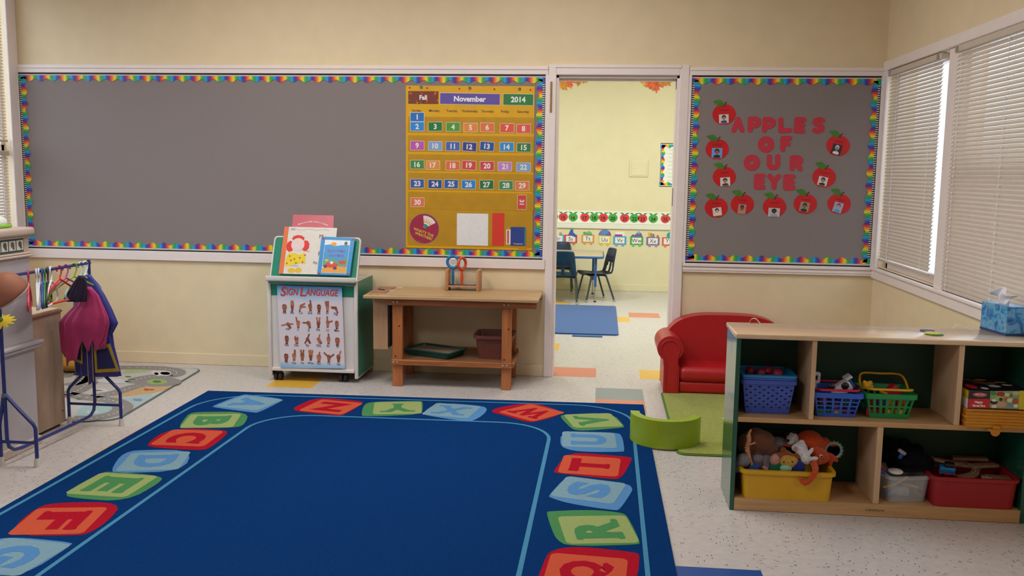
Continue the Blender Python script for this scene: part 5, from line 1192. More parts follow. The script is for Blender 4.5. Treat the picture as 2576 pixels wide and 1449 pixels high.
q.box((-.007, -.05, .003), (.007, -.022, .009), tw); q.build('toy_square', None, label='white toy frame standing in the royal blue basket against the divider', cat='toy')
# ------------------------------------------------------------------ puzzle trays and farm box
pz = mat('puzzle_orange', 'C98418', .5, .06, 30); 
for k in range(6):
    z = .4035+k*.0124; dx = random.uniform(-.003, .003)
    q = MB(); q.box((1.497+dx, -2.456, z), (1.742+dx, -2.19, z+.0118), pz, .002)
    if k == 0: q.prism([(1.62+.017*math.cos(a), -2.4555+.001*0-.017*abs(math.sin(a))) for a in [PI+PI*i/10 for i in range(11)]], .0115, pz, z)
    o = q.build('puzzle_tray', None, label=('lowest orange puzzle tray with a round tab at its front' if k == 0 else 'topmost orange puzzle tray with a printed line, under the farm box' if k == 5 else 'plain orange puzzle tray in the middle of the stack'), cat='puzzle', group='stacked puzzle trays')
    if k == 0:
        p = onwall(2176+1485/4.5275, 780+1352/4.5275, -2.457); MB(wallT(p.x, .4, 0, -2.4565)).prism([(.018*math.cos(a), -.012+.018*math.sin(a)) for a in [PI+PI*i/12 for i in range(13)]]+[(.03, -.006), (.03, .0), (-.03, 0), (-.03, -.006)], .004, pz).build('tab', o)
    if k == 5:
        q = MB(); q.box((1.52, -2.4568, z+.004), (1.70, -2.456, z+.0055), paper('print_brown', '6A3A10', .6)); q.build('printed_line', o)
fx0, fx1, fz0, fz1, fyf, fyb = 1.506, 1.752, .4782, .552, -2.447, -2.2
fb = thing('farm_toy_box', ((fx0+fx1)/2, (fyf+fyb)/2, fz0), 'printed cardboard toy box of farm animals on the orange puzzle trays', 'box')
pb_ = paper('box_print_dark', '2A1C28', .35); MB().box((fx0, fyf, fz0), (fx1, fyb, fz1), pb_, .001).build('carton', fb)
FT = wallT(0, 0, .0005, fyf)
def fp(x, y): p = onwall(2400+x/8.523, 920+y/8.523, fyf); return p.x, p.z
q = MB(FT); q.prism([fp(310, 712), fp(765, 712), fp(765, 905), fp(300, 905)], .0003, paper('box_red', 'C4182C', .35)); q.prism([fp(1400, 535), fp(1500, 535), fp(1500, 940), fp(1390, 935)], .0003, paper('box_yellow', 'D8C428', .35)); q.build('front_print', fb)
q = MB(FT); a = fp(553, 622); q.prism(circ(a[0], a[1], .0262, 28, .0076), .0005, paper('logo_rim', 'E8C8C4', .35)); q.prism(circ(a[0], a[1], .0245, 28, .0064), .0007, paper('logo_red', 'CE2230', .35)); q.text('Melissa & Doug', .0062, wht, a[0], a[1], .0009, bold=.02, fit=.036); q.build('logo', fb)
q = MB(FT); a = fp(530, 785); q.text('Happy', .009, wht, a[0], a[1], .0006, bold=.04); a = fp(530, 855); q.text('Harvest Farm', .0095, wht, a[0], a[1], .0006, bold=.04, fit=.05)
a = fp(1475, 740); q.text('FARM SET', .008, bk, a[0], a[1], .0006, rot=PI/2) if False else None; q.build('lettering', fb)
q = MB(FT); q.prism([fp(775, 545), fp(1400, 540), fp(1388, 930), fp(768, 905)], .0004, paper('farm_green', '8AA878', .35))
for x, y, rx, ry, c in ((840, 590, 60, 40, '3E8A4A'), (1000, 610, 80, 50, 'A02C3C'), (960, 700, 80, 50, 'A8C05A'), (850, 780, 70, 45, '22222A'), (860, 740, 50, 26, 'E8E6E0'), (860, 870, 50, 36, 'E4DCC0'), (1020, 830, 90, 55, 'D89A92'), (1110, 720, 40, 40, 'C4603A'), (1200, 740, 60, 40, 'D8E0D0'), (1310, 760, 60, 60, 'A85A34'), (1220, 640, 22, 36, '8A4A30'), (1320, 860, 46, 36, 'E8E4E4'), (1200, 850, 60, 36, '7A98A8'), (1330, 590, 60, 40, 'B8C8A8'), (1000, 720, 36, 34, '2A2A34'), (1120, 620, 60, 30, 'E0DCB0')):
    a = fp(x, y); q.prism(circ(a[0], a[1], rx/8.523/565, 12, ry/8.523/565), .0003, paper('farm_'+c, c, .35), .0004+random.random()*.0006)
q.build('picture_print', fb)
q = MB(); xs = fx0-.0006
q.add([(xs, fyf, .517), (xs, fyb, .517), (xs, fyb, fz1), (xs, fyf, fz1)], [[0, 1, 2, 3]], paper('box_yellow', 'D8C428', .35)); q.add([(xs, fyf, fz0), (xs, fyb, fz0), (xs, fyb, .517), (xs, fyf, .517)], [[0, 1, 2, 3]], wht)
q.build('end_print', fb)
q = MB(T3(0, 0, fz1+.0004))
for k in range(16): q.prism(circ(random.uniform(fx0+.06, fx1-.03), random.uniform(fyf+.03, fyb-.03), random.uniform(.012, .026), 10, random.uniform(.01, .02)), .0002, paper('farm_'+random.choice(('3E8A4A', 'A8C05A', '22222A', 'E8E6E0', 'A85A34')), '888888', .35), k*.0001)
q.prism(circ(fx0+.035, fyf+.07, .02, 16, .04), .0003, paper('logo_red', 'CE2230', .35), .002); q.build('lid_print', fb)
# ------------------------------------------------------------------ yellow bin of soft toys
yb_ = mat('bin_yellow', 'D09E10', .42, .04, 14)
open_bin(T3(.812, -2.335, .0555), .372, .212, .126, .004, yb_, .955, .012, .016, r=.022).build('storage_bin', None, label='yellow plastic bin full of soft toys on the bottom shelf', cat='bin')
fur = lambda n, c: mat('plush_'+n, c, .95, .22, 120, .9, 200, spec=.1, sheen=.3)
pbrown, ptan, pgrey, pwhite, porange, pblk = fur('brown', '6E4530'), fur('tan', 'C08A60'), fur('grey', '7C7680'), fur('white', 'D2CED2'), fur('orange', 'C4481A'), fur('black', '1A181C')
yp = -2.335
def at7(x, y, yy=-2.33): return onwall(1840+x/6.586, 1060+y/6.586, yy)
dn = thing('plush_dinosaur', (.68, yp, .19), 'brown plush creature with a tan ridge at the panel end of the yellow bin', 'soft toy')
q = MB(); a, b, c = at7(400, 300), at7(560, 420), at7(340, 620)
q.ball(a, (.05, .05, .052), pbrown); q.ball(at7(520, 340), (.052, .048, .05), pbrown); q.ball(at7(640, 470), (.042, .042, .036), pbrown); q.ball(at7(400, 480), (.026, .04, .05), pbrown); q.ball(at7(345, 640), (.014, .026, .034), pbrown); q.ball(at7(720, 520), (.03, .03, .022), pbrown); q.ball(at7(250, 380), (.04, .04, .05), pbrown); q.ball((.69, yp, .175), (.07, .06, .05), pbrown)
fuse(q.build('body', dn), .005, 3)
q = MB(); rp_ = [at7(330, 130, -2.392), at7(290, 210, -2.4), at7(300, 310, -2.402), at7(270, 430, -2.4), at7(285, 540, -2.4), at7(335, 720, -2.392)]
sp = spline(rp_, 6); q.tube(sp, [.003+.0042*min(1, i/8) for i in range(len(sp))], ptan, 8)
for k in range(8): p = sp[8+k*2]; q.ball((p.x-.004, p.y-.002, p.z), (.009, .004, .0045), ptan)
p = at7(350, 365, -2.41); q.tube([(p.x-.012, p.y, p.z-.006), (p.x+.012, p.y, p.z+.004)], .004, ptan, 6); q.build('ridge', dn)
def plush(name, label, m, balls, vox=.004, sm=3):
    o = thing(name, (balls[0][0].x, balls[0][0].y, .17), label, 'soft toy', None); q = MB()
    for b in balls: q.ball(b[0], b[1], m, b[2] if len(b) > 2 else None)
    fuse(q.build('body', o), vox, sm); return o
plush('plush_mouse', 'grey plush lump drooping over the panel end of the yellow bin', pgrey, [(at7(200, 640, -2.39), (.03, .03, .03)), (at7(130, 700, -2.38), (.02, .024, .034)), (at7(100, 770, -2.37), (.012, .02, .022)), (at7(420, 620, -2.36), (.03, .03, .022))])
plush('plush_ball', 'blue plush lump below the tip of the brown creature in the yellow bin', fur('blue', '2C4C96'), [(at7(390, 760, -2.385), (.024, .022, .024)), (at7(330, 770, -2.385), (.018, .02, .016))])
o = plush('plush_elephant', 'grey plush toy with pale ear behind the doll in the yellow bin', pgrey, [(at7(600, 650, -2.36), (.034, .03, .026)), (at7(760, 350, -2.29), (.05, .04, .024)), (at7(580, 760, -2.38), (.02, .02, .02))])
fpk = fur('pink', 'B98478')
o = plush('plush_pig', 'pink headed puppet in a green top at the front of the yellow bin', fpk, [(at7(720, 640, -2.405), (.021, .018, .026)), (at7(560, 775, -2.41), (.016, .012, .008), Ry(.5).to_3x3())])
q = MB(); q.ball(at7(745, 770, -2.405), (.028, .022, .026), fur('green', '14603C')); fuse(q.build('green_top', o), .004, 2)
o = plush('plush_doll', 'yellow faced doll with curly ginger hair in the middle of the yellow bin', fur('yellow', 'BE9440'), [(at7(940, 660, -2.4), (.042, .028, .028)), (at7(940, 700, -2.4), (.036, .026, .02))])
q = MB()
for k in range(15): x = 690+k*33; q.ball(at7(x, 560+26*abs(k-7)/3.5+random.uniform(-22, 10), -2.39+random.uniform(-.012, .01)), random.uniform(.011, .016), fur('ginger', '8A4A22'))
q.ball(at7(860, 480, -2.37), (.014, .014, .014), fur('ginger', '8A4A22')); fuse(q.build('hair', o), .003, 2)
q = MB(); 
for x in (868, 1012): q.ball(at7(x, 672, -2.429), .0034, pblk)
q.build('eyes', o)
mint = fur('mint', '8CC0A4'); q = MB(); q.ball(at7(900, 780, -2.42), (.026, .012, .016), mint); q.build('collar', o)
q = MB(); q.ball(at7(1085, 760, -2.4), (.036, .024, .032), fur('royal', '1E2C7C'), Ry(.3).to_3x3()); fuse(q.build('blue_sleeve', o), .004, 2)
o = plush('plush_panda', 'black and white plush panda at the back of the yellow bin', pwhite, [(at7(1010, 290, -2.31), (.027, .027, .029)), (at7(985, 345, -2.325), (.018, .018, .014))])
q = MB(); 
for x, y, r_ in ((935, 320, .007), (1030, 205, .010), (940, 215, .008)): q.ball(at7(x, y, -2.335 if y > 300 else -2.31), r_, pblk)
q.build('black_patches', o)
o = plush('plush_bunny', 'white plush bunny hanging head down in the yellow bin', pwhite, [(at7(1140, 440, -2.37), (.031, .026, .026)), (at7(1180, 520, -2.38), (.028, .024, .026)), (at7(1060, 440, -2.375), (.017, .016, .016)), (at7(1165, 355, -2.365), (.015, .014, .013)), (at7(1230, 610, -2.4), (.021, .02, .024)), (at7(1245, 670, -2.4), (.014, .014, .012)), (at7(1310, 500, -2.4), (.009, .006, .021), Ry(.55).to_3x3()), (at7(1365, 620, -2.405), (.020, .006, .011), Ry(-.2).to_3x3())], .003, 2)
q = MB(); q.ball(at7(1065, 450, -2.392), (.009, .003, .009), fpk); q.build('foot_pad', o)
o = plush('plush_monkey', 'orange plush creature with a curled tail hanging over the yellow bin', porange, [(at7(1290, 330, -2.3), (.058, .05, .048)), (at7(1200, 270, -2.3), (.028, .03, .022)), (at7(1380, 440, -2.3), (.046, .044, .04)), (at7(1480, 580, -2.35), (.036, .034, .034)), (at7(1420, 520, -2.36), (.03, .03, .024)), (at7(1400, 650, -2.37), (.026, .024, .022)),
    (at7(1540, 340, -2.3), (.024, .022, .02)), (at7(1640, 370, -2.3), (.028, .014, .01), Ry(.2).to_3x3()), (at7(1750, 385, -2.3), (.02, .009, .007), Ry(.15).to_3x3()), (at7(1650, 580, -2.33), (.026, .014, .013), Ry(.5).to_3x3()), (at7(1715, 630, -2.33), (.016, .012, .011), Ry(.5).to_3x3()), (at7(1630, 680, -2.34), (.012, .012, .02)), (at7(940, 400, -2.32), (.022, .012, .008), Ry(.15).to_3x3()), (at7(860, 385, -2.32), (.014, .009, .006))], .004, 2)
tl = spline([at7(1360, 690, -2.41), at7(1390, 770, -2.44), at7(1385, 840, -2.462), at7(1340, 930, -2.462), at7(1250, 1020, -2.462), at7(1180, 1010, -2.462), at7(1140, 940, -2.462)], 6)
MB().tube(tl, [.014-.006*i/(len(tl)-1) for i in range(len(tl))], porange, 10).build('tail', o)
q = MB(); p = at7(1485, 575, -2.392); q.ball(p, (.0085, .005, .0075), fur('eyewhite', 'C8C0B4')); q.ball((p.x+.001, p.y-.004, p.z), (.004, .003, .004), pblk); q.build('eye', o)
q = MB(T3(*at7(1690, 480, -2.31)) @ Rx(PI/2)); q.lathe([(.036, -.006), (.04, 0), (.036, .006), (.028, .004), (.028, -.004), (.036, -.006)], mat('teether_grey', '8A98A4', .4), 28)
for k in range(16): q.ball((.04*math.cos(2*PI*k/16), .04*math.sin(2*PI*k/16), 0), .0045, mat('teether_green', '3E9A3A', .4))
q.build('ring_toy', None, label='grey and green ring toy behind the orange creature', cat='ring toy')
# ------------------------------------------------------------------ clear bin, black hat, red bin of track
milky = clear('bin_clear_plastic', (.93, .95, .98), .07, .15, .22)
cb = T3(1.3, -2.322, .0555) @ Rz(math.radians(12)); 
o = open_bin(cb, .178, .178, .116, .003, milky, .88, .010, .012, r=.022).build('clear_bin', None, label='frosted clear plastic bin between the divider and the red bin', cat='bin')
q = MB(); p = onwall(2200+300/8.525, 1110+1140/8.525, -2.385); q.ball((p.x+.004, -2.375, p.z), .014, mat('ball_sky_blue', '2C8CD8', .4)); q.build('toy_ball', None, label='sky blue ball inside the frosted clear bin', cat='ball')
q = MB(); P = [onwall(2200+x/8.525, 1110+y/8.525, yy) for x, y, yy in ((190, 980, -2.38), (330, 960, -2.385), (520, 880, -2.37), (700, 770, -2.35))]
q.tube(spline(P, 5), .005, TC['y'], 8); q.build('toy_tube', None, label='yellow bent tube rising through the frosted clear bin', cat='toy tube', group='yellow tubes in the clear bin')
q = MB(); P = [onwall(2200+x/8.525, 1110+y/8.525, yy) for x, y, yy in ((600, 920, -2.33), (780, 950, -2.345), (940, 1000, -2.355))]
q.tube(spline(P, 5), .006, TC['y'], 8); q.build('toy_tube', None, label='short yellow tube against the end of the frosted clear bin', cat='toy tube', group='yellow tubes in the clear bin')
q = MB(); 
for k in range(7): q.ball((1.29+random.uniform(-.04, .04), -2.335+random.uniform(-.03, .03), .082+random.uniform(-.006, .012)), random.uniform(.016, .022), mat('cloth_grey_white', 'C4C4CC', .9, .12, 60))
fuse(q.build('cloth_bundle', None, label='pale cloth bundle lying in the frosted clear bin', cat='cloth'), .004, 3)
hatm = mat('felt_black', '141317', .92, .2, 40, .4, 160, spec=.1); 
hq = thing('black_hat', (1.36, -2.27, .175), 'crumpled black felt hat piled on the frosted clear bin', 'hat')
q = MB(); 
for x, y, z, r_ in ((1.365, -2.26, .215, (.05, .05, .04)), (1.33, -2.28, .2, (.06, .05, .03)), (1.405, -2.29, .195, (.045, .045, .036)), (1.39, -2.24, .235, (.03, .03, .03)), (1.29, -2.25, .205, (.05, .04, .035)), (1.345, -2.22, .25, (.03, .03, .03)), (1.28, -2.2, .235, (.05, .04, .04))): q.ball((x, y, z), r_, hatm)
fuse(q.build('crown', hq), .005, 2)
q = MB(T3(1.35, -2.285, .183) @ Ry(-.12) @ Rz(.3)); q.lathe([(.03, .006), (.07, .004), (.092, 0), (.092, -.003), (.03, .002)], hatm, 28); q.build('brim', hq)
p = onwall(2200+600/8.525, 1110+230/8.525, -2.325); q = MB(T3(p.x, p.y, p.z) @ Ry(.55)); q.box((-.021, -.008, -.009), (.017, .008, .007), mat('toy_pale_pearl', 'A8A4B4', .25, .2, 30), .006, seg=3); q.box((-.004, -.007, -.032), (.012, .007, -.008), TC['b'], .004, seg=2); q.box((-.016, -.0085, .001), (.012, -.0075, .004), fpk); q.build('toy_rocket', None, label='small pearl and blue toy poking out of the black hat pile', cat='toy')
q = MB(T3(1.268, -2.365, .174) @ Rx(.1)); q.lathe([(0, 0), (.028, 0), (.03, .004), (.028, .006), (0, .006)], wht, 28, caps=False); q.build('toy_plate', None, label='white toy plate on the rim of the frosted clear bin', cat='plate')
q = MB(); q.tube([onwall(2200+120/8.525, 1110+560/8.525, -2.37), onwall(2200+250/8.525, 1110+620/8.525, -2.38)], .005, TC['r'], 8); q.build('toy_stick', None, label='red toy stick beside the divider in the frosted clear bin', cat='toy stick', group='toy sticks in the clear bin')
q = MB(); q.tube([onwall(2200+130/8.525, 1110+630/8.525, -2.38), onwall(2200+240/8.525, 1110+700/8.525, -2.39)], .006, TC['b'], 8); q.build('toy_stick', None, label='blue toy stick beside the divider in the frosted clear bin', cat='toy stick', group='toy sticks in the clear bin')
rb_ = mat('bin_red', '9C121E', .45, .04, 14)
open_bin(T3(1.568, -2.3, .0555), .338, .272, .128, .004, rb_, .955, .009, .014, r=.03).build('storage_bin', None, label='red plastic bin of wooden train track on the bottom shelf', cat='bin')
trk = wood('track_beech', 'A48468', '8A6C54', 0, .6)
def trackpiece(x, y, z, L, rot, tilt, curve, label):
    q = MB(T3(x, y, z) @ Rz(rot) @ Ry(tilt)); n = 8; w_ = .018
    for k in range(n):
        t0, t1 = k/n-.5, (k+1)/n-.5
        f = lambda t, s_: (L*t, curve*4*(t*t-.25)*L+s_*w_)
        P = [f(t0, -1), f(t1, -1), f(t1, 1), f(t0, 1)]; q.prism(P, .011, trk)
        for s_ in (-.5, .5): P = [f(t0, s_-.16), f(t1, s_-.16), f(t1, s_+.16), f(t0, s_+.16)]; q.prism(P, .0006, mat('track_groove', '5E4A3C', .7), .011)
    q.build('track_piece', None, label=label, cat='track piece', group='wooden track in the red bin')
for x, y, z, L, r_, t_, c, lb in ((1.53, -2.24, .19, .15, .1, .12, .2, 'long wooden track piece along the back of the red bin'), (1.62, -2.22, .198, .14, -.15, -.05, 0, 'wooden track piece lying flat over the others near the shelf back'), (1.57, -2.29, .18, .13, .05, .06, -.25, 'curved wooden track piece in the middle of the red bin'), (1.65, -2.29, .19, .12, .25, 0, 0, 'straight wooden track piece with pale cut end facing the room'), (1.56, -2.335, .17, .12, .5, -.2, .3, 'curved wooden track piece leaning at the front of the red bin'), (1.63, -2.37, .165, .08, 1.3, .2, 0, 'short wooden track piece on edge at the front of the red bin'), (1.68, -2.37, .165, .09, .1, .05, 0, 'wooden track piece at the front end near the green panel'), (1.5, -2.2, .16, .1, .5, .1, 0, 'wooden track piece in the back corner beside the hat')):
    trackpiece(x, y, z, L, r_, t_, c, lb)
en = thing('toy_train_car', (1.47, -2.36, .17), 'blue toy train car with black roof in the red bin', 'toy train')
eb = mat('engine_blue', '1A6EAE', .3, .06, 20, coat=.3)
ET = T3(1.474, -2.37, .185) @ Rz(-.25) @ Rx(.1)
q = MB(ET); q.box((-.03, -.018, 0), (.03, .018, .026), eb, .004, seg=2); q.box((-.032, -.02, -.006), (.032, .02, .001), TC['r'], .002); q.build('body', en)
q = MB(ET); q.box((-.012, -.017, .025), (.026, .017, .042), tb, .004, seg=2); q.build('roof', en)
for x in (-.018, .018):
    for y in (-.021, .021): MB(ET @ T3(x, y, -.008) @ Rx(PI/2)).lathe([(.008, -.003), (.008, .003)], tb, 14).build('wheel', en)
# ------------------------------------------------------------------ on the shelf top
tbm, nt_, b_ = nodes('tissue_box_print')
tc_ = N(nt_, 'ShaderNodeTexCoord'); n1 = N(nt_, 'ShaderNodeTexNoise', Scale=22., Detail=2., Distortion=1.2); nt_.links.new(tc_.outputs['Object'], n1.inputs['Vector'])
rp_ = N(nt_, 'ShaderNodeValToRGB'); el_ = rp_.color_ramp.elements; TCOL = ((.3, '1E4A8C'), (.44, '2F78B8'), (.54, '4AA0C8'), (.62, '7C9CC0'), (.74, '2C86C0'))
for _ in range(3): el_.new(.5)
for e_, (p_, c_) in zip(el_, TCOL): e_.position = p_; e_.color = (*lin(c_), 1)
nt_.links.new(n1.outputs['Fac'], rp_.inputs[0]); nt_.links.new(rp_.outputs[0], b_.inputs['Base Color']); b_.inputs['Roughness'].default_value = .35
tx = thing('tissue_box', (1.72, -2.23, BH), 'blue patterned tissue box with a tissue pulled up on the shelf top', 'tissue box')
TT = T3(1.688, -2.312, BH) @ Rz(math.radians(10.4))
q = MB(TT); q.box((0, 0, .004), (.084, .183, .122), tbm, .0015); q.build('carton', tx)
q = MB(TT); q.box((-.0006, -.0006, 0), (.0846, .1836, .011), mat('tissue_box_base', '1E3A66', .5)); q.build('base_band', tx)
q = MB(TT); q.prism([(x, y) for x, y in circ(.042, .09, .022, 20, .06)], .0005, mat('tissue_slot_film', 'AEB8C4', .3), .122); q.build('opening', tx)
tis = mat('tissue_paper', 'E2DEE4', .9, .03, 20); q = MB(TT); vs = []; nu, nv = 10, 12
for j in range(nv+1):
    for i in range(nu+1):
        u, v = i/nu-.5, j/nv; x = .042+.012*math.sin(v*7+u*9)*(v+.2)-.012*v; y = .09+u*(.05+.16*v)-.01*v; z = .119+(.07*v)*(1-.35*abs(u)*2*v)+.012*v*math.sin(u*8)
        vs.append((x+v*.03*(u), y, z))
q.add(vs, [[j*(nu+1)+i, j*(nu+1)+i+1, (j+1)*(nu+1)+i+1, (j+1)*(nu+1)+i] for j in range(nv) for i in range(nu)], tis, True); o = q.build('tissue', tx); s_ = o.modifiers.new('t', 'SOLIDIFY'); s_.thickness = .001
for x, y, r_, m, h_, name, lb in ((1.4, -2.327, .034, TC['g'], 0, 'toy_disc', 'green toy disc under the yellow one on the shelf top'), (1.392, -2.321, .033, mat('disc_yellow', 'C8BE2A', .4), .004, 'toy_disc', 'yellow toy disc lying on the green one on the shelf top'), (1.402, -2.232, .029, mat('disc_navy', '2A2C66', .35), 0, 'toy_disc', 'navy toy disc behind the yellow disc on the shelf top')):
    MB(T3(x, y, BH+h_)).lathe([(0, 0), (r_, 0), (r_, .003), (r_*.9, .004), (0, .004)], m, 28, caps=False).build(name, None, label=lb, cat='disc', group='toy discs on the shelf top')
cpw = mat('ribbon_white', 'D8D0C6', .6, .04, 20)
def ribbon(P, w, label):
    q = MB(); S_ = spline(P, 6); vs = []
    for p in S_: vs += [(p.x, p.y, p.z), (p.x+w*.3, p.y+w, p.z)]
    q.add(vs, [[2*i, 2*i+1, 2*i+3, 2*i+2] for i in range(len(S_)-1)], cpw, True); o = q.build('paper_ribbon', None, label=label, cat='paper', group='curled paper strips on the shelf top'); s_ = o.modifiers.new('t', 'SOLIDIFY'); s_.thickness = .001
ribbon([(.668, -2.165, BH+.001), (.676, -2.165, BH+.017), (.693, -2.166, BH+.02), (.708, -2.168, BH+.006), (.713, -2.17, BH+.001)], .016, 'curled white paper strip at the sofa end of the shelf top')
ribbon([(1.532, -2.165, BH+.001), (1.54, -2.163, BH+.013), (1.555, -2.165, BH+.017), (1.578, -2.178, BH+.009), (1.6, -2.205, BH+.002)], .014, 'curled white paper strip on the shelf top near the tissue box')
# ================================================================== toy kitchen hutch and low cupboard
lam = mat('hutch_beige', 'C0ACA0', .45, .05, 9, .05, 60); lamg = mat('hutch_grey_panel', 'B4AEB2', .5, .06, 6, .05, 60)
KX, KY0, KY1 = -2.806, -2.85, -1.958
kt = thing('toy_kitchen', (-3.05, -2.4, 0), 'tall beige toy kitchen hutch with a strip of head pictures', 'cabinet')
MB().box((KX-.48, KY0, .03), (KX, KY1, .50), lamg, .004).build('lower_cabinet', kt)
MB().box((KX-.47, KY0+.01, 0), (KX+.012, KY1+.004, .045), lam, .004).build('plinth', kt)
q = MB(); q.box((KX-.49, KY0, .497), (KX+.022, KY1+.03, .514), lamg, .006, seg=2); q.box((KX-.49, KY0, .514), (KX+.03, KY1+.04, .535), lamg, .008, seg=3); q.build('counter', kt)
MB().box((KX-.40, KY0, .535), (KX-.002, KY1, .962), lamg, .003).build('back_panel', kt)
q = MB(); q.box((KX-.42, KY0, .955), (KX+.012, KY1+.012, .968), lam, .005, seg=2); q.box((KX-.42, KY0, .968), (KX+.006, KY1+.006, .98), lam, .004); q.build('moulding', kt)
MB().box((KX-.40, KY0, .98), (KX-.002, KY1, 1.055), lam, .003).build('frieze', kt)
q = MB(); q.box((KX-.41, KY0, 1.05), (KX+.008, KY1+.008, 1.064), lam, .004, seg=2); q.box((KX-.43, KY0, 1.06), (KX+.022, KY1+.022, 1.10), lam, .012, seg=3); q.build('crown', kt)
ST = M(((0, 0, 1, KX), (1, 0, 0, 0), (0, 1, 0, 0), (0, 0, 0, 1)))
q = MB(ST); q.box((-2.62, .985, 0), (-2.005, 1.049, .0012), paper('strip_green', '2C5044', .5)); o = q.build('picture_strip', kt)
for k in range(7):
    y = -2.034-k*.0575; q = MB(ST); q.box((y-.025, .9935, .0012), (y+.025, 1.0405, .0018), paper('picture_white', 'D6DAD4', .4)); po = q.build('head_picture', o)
    q = MB(ST); q.prism([(y+.002+a, 1.018+b) for a, b in chaikin([(-.014, .008), (-.008, .018), (.006, .018), (.013, .008), (.012, -.006), (.015, -.019), (.001, -.02), (-.003, -.01), (-.012, -.006)], 2)], .0004, paper(('head_brown', 'head_brown2')[k % 2], ('5E4A3A', '6E4E40')[k % 2], .4), .0019); q.build('printed_head', po)
cup = mat('cupboard_birch_scuffed', 'A58A74', .5, .16, 5, .05, 40, stretch=(1, 3, 1)); cupt = wood('cupboard_top', 'C8B292', 'B8A080', 1, .5)
cb_ = thing('low_cupboard', (-3.05, -1.78, 0), 'low scuffed birch cupboard between the toy kitchen and the road rug', 'cupboard')
MB().box((-3.2, -1.94, .018), (-2.872, -1.612, .622), cup, .003).build('body', cb_)
MB().box((-3.19, -1.93, 0), (-2.90, -1.625, .018), dark).build('plinth', cb_)
MB().box((-3.21, -1.945, .622), (-2.868, -1.606, .636), mat('cupboard_edge_brown', '8A5A48', .5), .002).build('edge_band', cb_)
MB().box((-3.2, -1.935, .636), (-2.88, -1.612, .645), cupt, .002).build('top_board', cb_)
MB(M(((0, 0, 1, -2.872), (1, 0, 0, -1.64), (0, 1, 0, .085), (0, 0, 0, 1)))).lathe([(.005, 0), (.004, .002), (0, .002)], dark, 10).build('screw', cb_)
# wipes pack on the hutch
wp = thing('wipes_pack', (-2.93, -2.1, 1.10), 'white and green soft pack of wipes on top of the toy kitchen', 'wipes')
q = MB(); q.box((-3.0, -2.33, 1.101), (-2.86, -2.02, 1.155), mat('wipes_white', 'E6EAE6', .35, .03, 20), .026, seg=4); q.build('pack', wp)
q = MB(); q.box((-3.006, -2.338, 1.1005), (-2.852, -2.008, 1.118), mat('wipes_green', '86C23C', .35, .05, 20), .007, seg=2); q.build('green_edge', wp)
q = MB(); q.box((-2.96, -2.24, 1.154), (-2.9, -2.12, 1.162), mat('wipes_flap', 'C8DCE8', .35), .004, seg=2); q.build('flap', wp)
# ================================================================== road play rug
rm = thing('road_rug', (-3.3, -.85, 0), 'printed road play rug lying behind the clothes rack', 'rug')
TRc, BRc = V((-2.741, -.15, 0)), V((-2.64, -1.52, 0)); e1 = (BRc-TRc).normalized(); e2 = V((e1.y, -e1.x, 0)); L1 = (BRc-TRc).length
RT = M(((e2.x, e1.x, 0, TRc.x), (e2.y, e1.y, 0, TRc.y), (0, 0, 1, 0), (0, 0, 0, 1)))
ground = mat('road_rug_pale', 'B9B4AE', .9, .06, 60, .3, 200); rdm = mat('road_rug_road', '87807C', .9, .05, 60); bind = mat('road_rug_binding', '5E6A6A', .9, .05, 60)
q = MB(RT); q.prism([(x, y) for x, y in rrect(0, 0, 1.3, L1, .09, 6)], .005, bind); q.build('binding', rm)
q = MB(RT); q.prism([(x, y) for x, y in rrect(.012, .012, 1.288, L1-.012, .08, 6)], .0062, ground); q.build('pile', rm)
z6 = lambda x, y: tuple(onfloor(150+x/6.78, 900+y/6.78, .006)[:2])
def shape(pts, c, lvl, name='printed_shape', smooth=1, qq=None):
    q = MB(); q.prism(chaikin([z6(*p) for p in pts], smooth) if smooth else [z6(*p) for p in pts], 0, mat('road_rug_'+c, c, .9, .06, 60), .0064+lvl*.0002); return q.build(name, rm)
shape([(1040, 700), (1720, 588), (1260, 850), (1110, 900), (1060, 780)], '9DB2B0', 1); shape([(300, 880), (520, 780), (760, 750), (960, 820), (900, 920), (640, 990), (280, 1000)], '9CB4B2', 1)
shape([(850, 660), (1000, 620), (1400, 490), (1980, 452), (1720, 590), (1060, 670)], 'BC9A68', 1); shape([(450, 770), (700, 720), (720, 760), (470, 800)], 'BC9A68', 2); shape([(40, 300), (300, 290), (180, 330), (40, 350)], 'BC9A58', 2)
shape([(70, 550), (200, 480), (330, 500), (180, 580)], '9CB46A', 2); shape([(1060, 250), (1160, 200), (1560, 200), (1520, 240), (1100, 270)], 'A0B078', 2); shape([(200, 380), (300, 310), (480, 340), (420, 400)], 'A2AE88', 2)
def road(pts, w0, w1, name='printed_road'):
    P = spline([onfloor(150+x/6.78, 900+y/6.78, .006) for x, y in pts], 8); n = len(P); L_, R_ = [], []; dsh = []
    for i, p in enumerate(P):
        t = (P[min(n-1, i+1)]-P[max(0, i-1)]).normalized(); w = (w0+(w1-w0)*i/(n-1))/2; nn = V((-t.y, t.x, 0)); L_.append(p+nn*w); R_.append(p-nn*w)
    q = MB(); vs = []
    for a, b in zip(L_, R_): vs += [(a.x, a.y, .0069), (b.x, b.y, .0069)]
    q.add(vs, [[2*i, 2*i+1, 2*i+3, 2*i+2] for i in range(n-1)], rdm); o = q.build(name, rm)
    q = MB()
    for i in range(0, n-1, 2):
        a, b = P[i], P[i].lerp(P[i+1], .8); t = (b-a).normalized()*.004; q.add([(a.x-t.y, a.y+t.x, .0072), (a.x+t.y, a.y-t.x, .0072), (b.x+t.y, b.y-t.x, .0072), (b.x-t.y, b.y+t.x, .0072)], [[0, 1, 2, 3]], mat('road_dash', 'D8D4D0', .9))
    q.build('road_dashes', o)
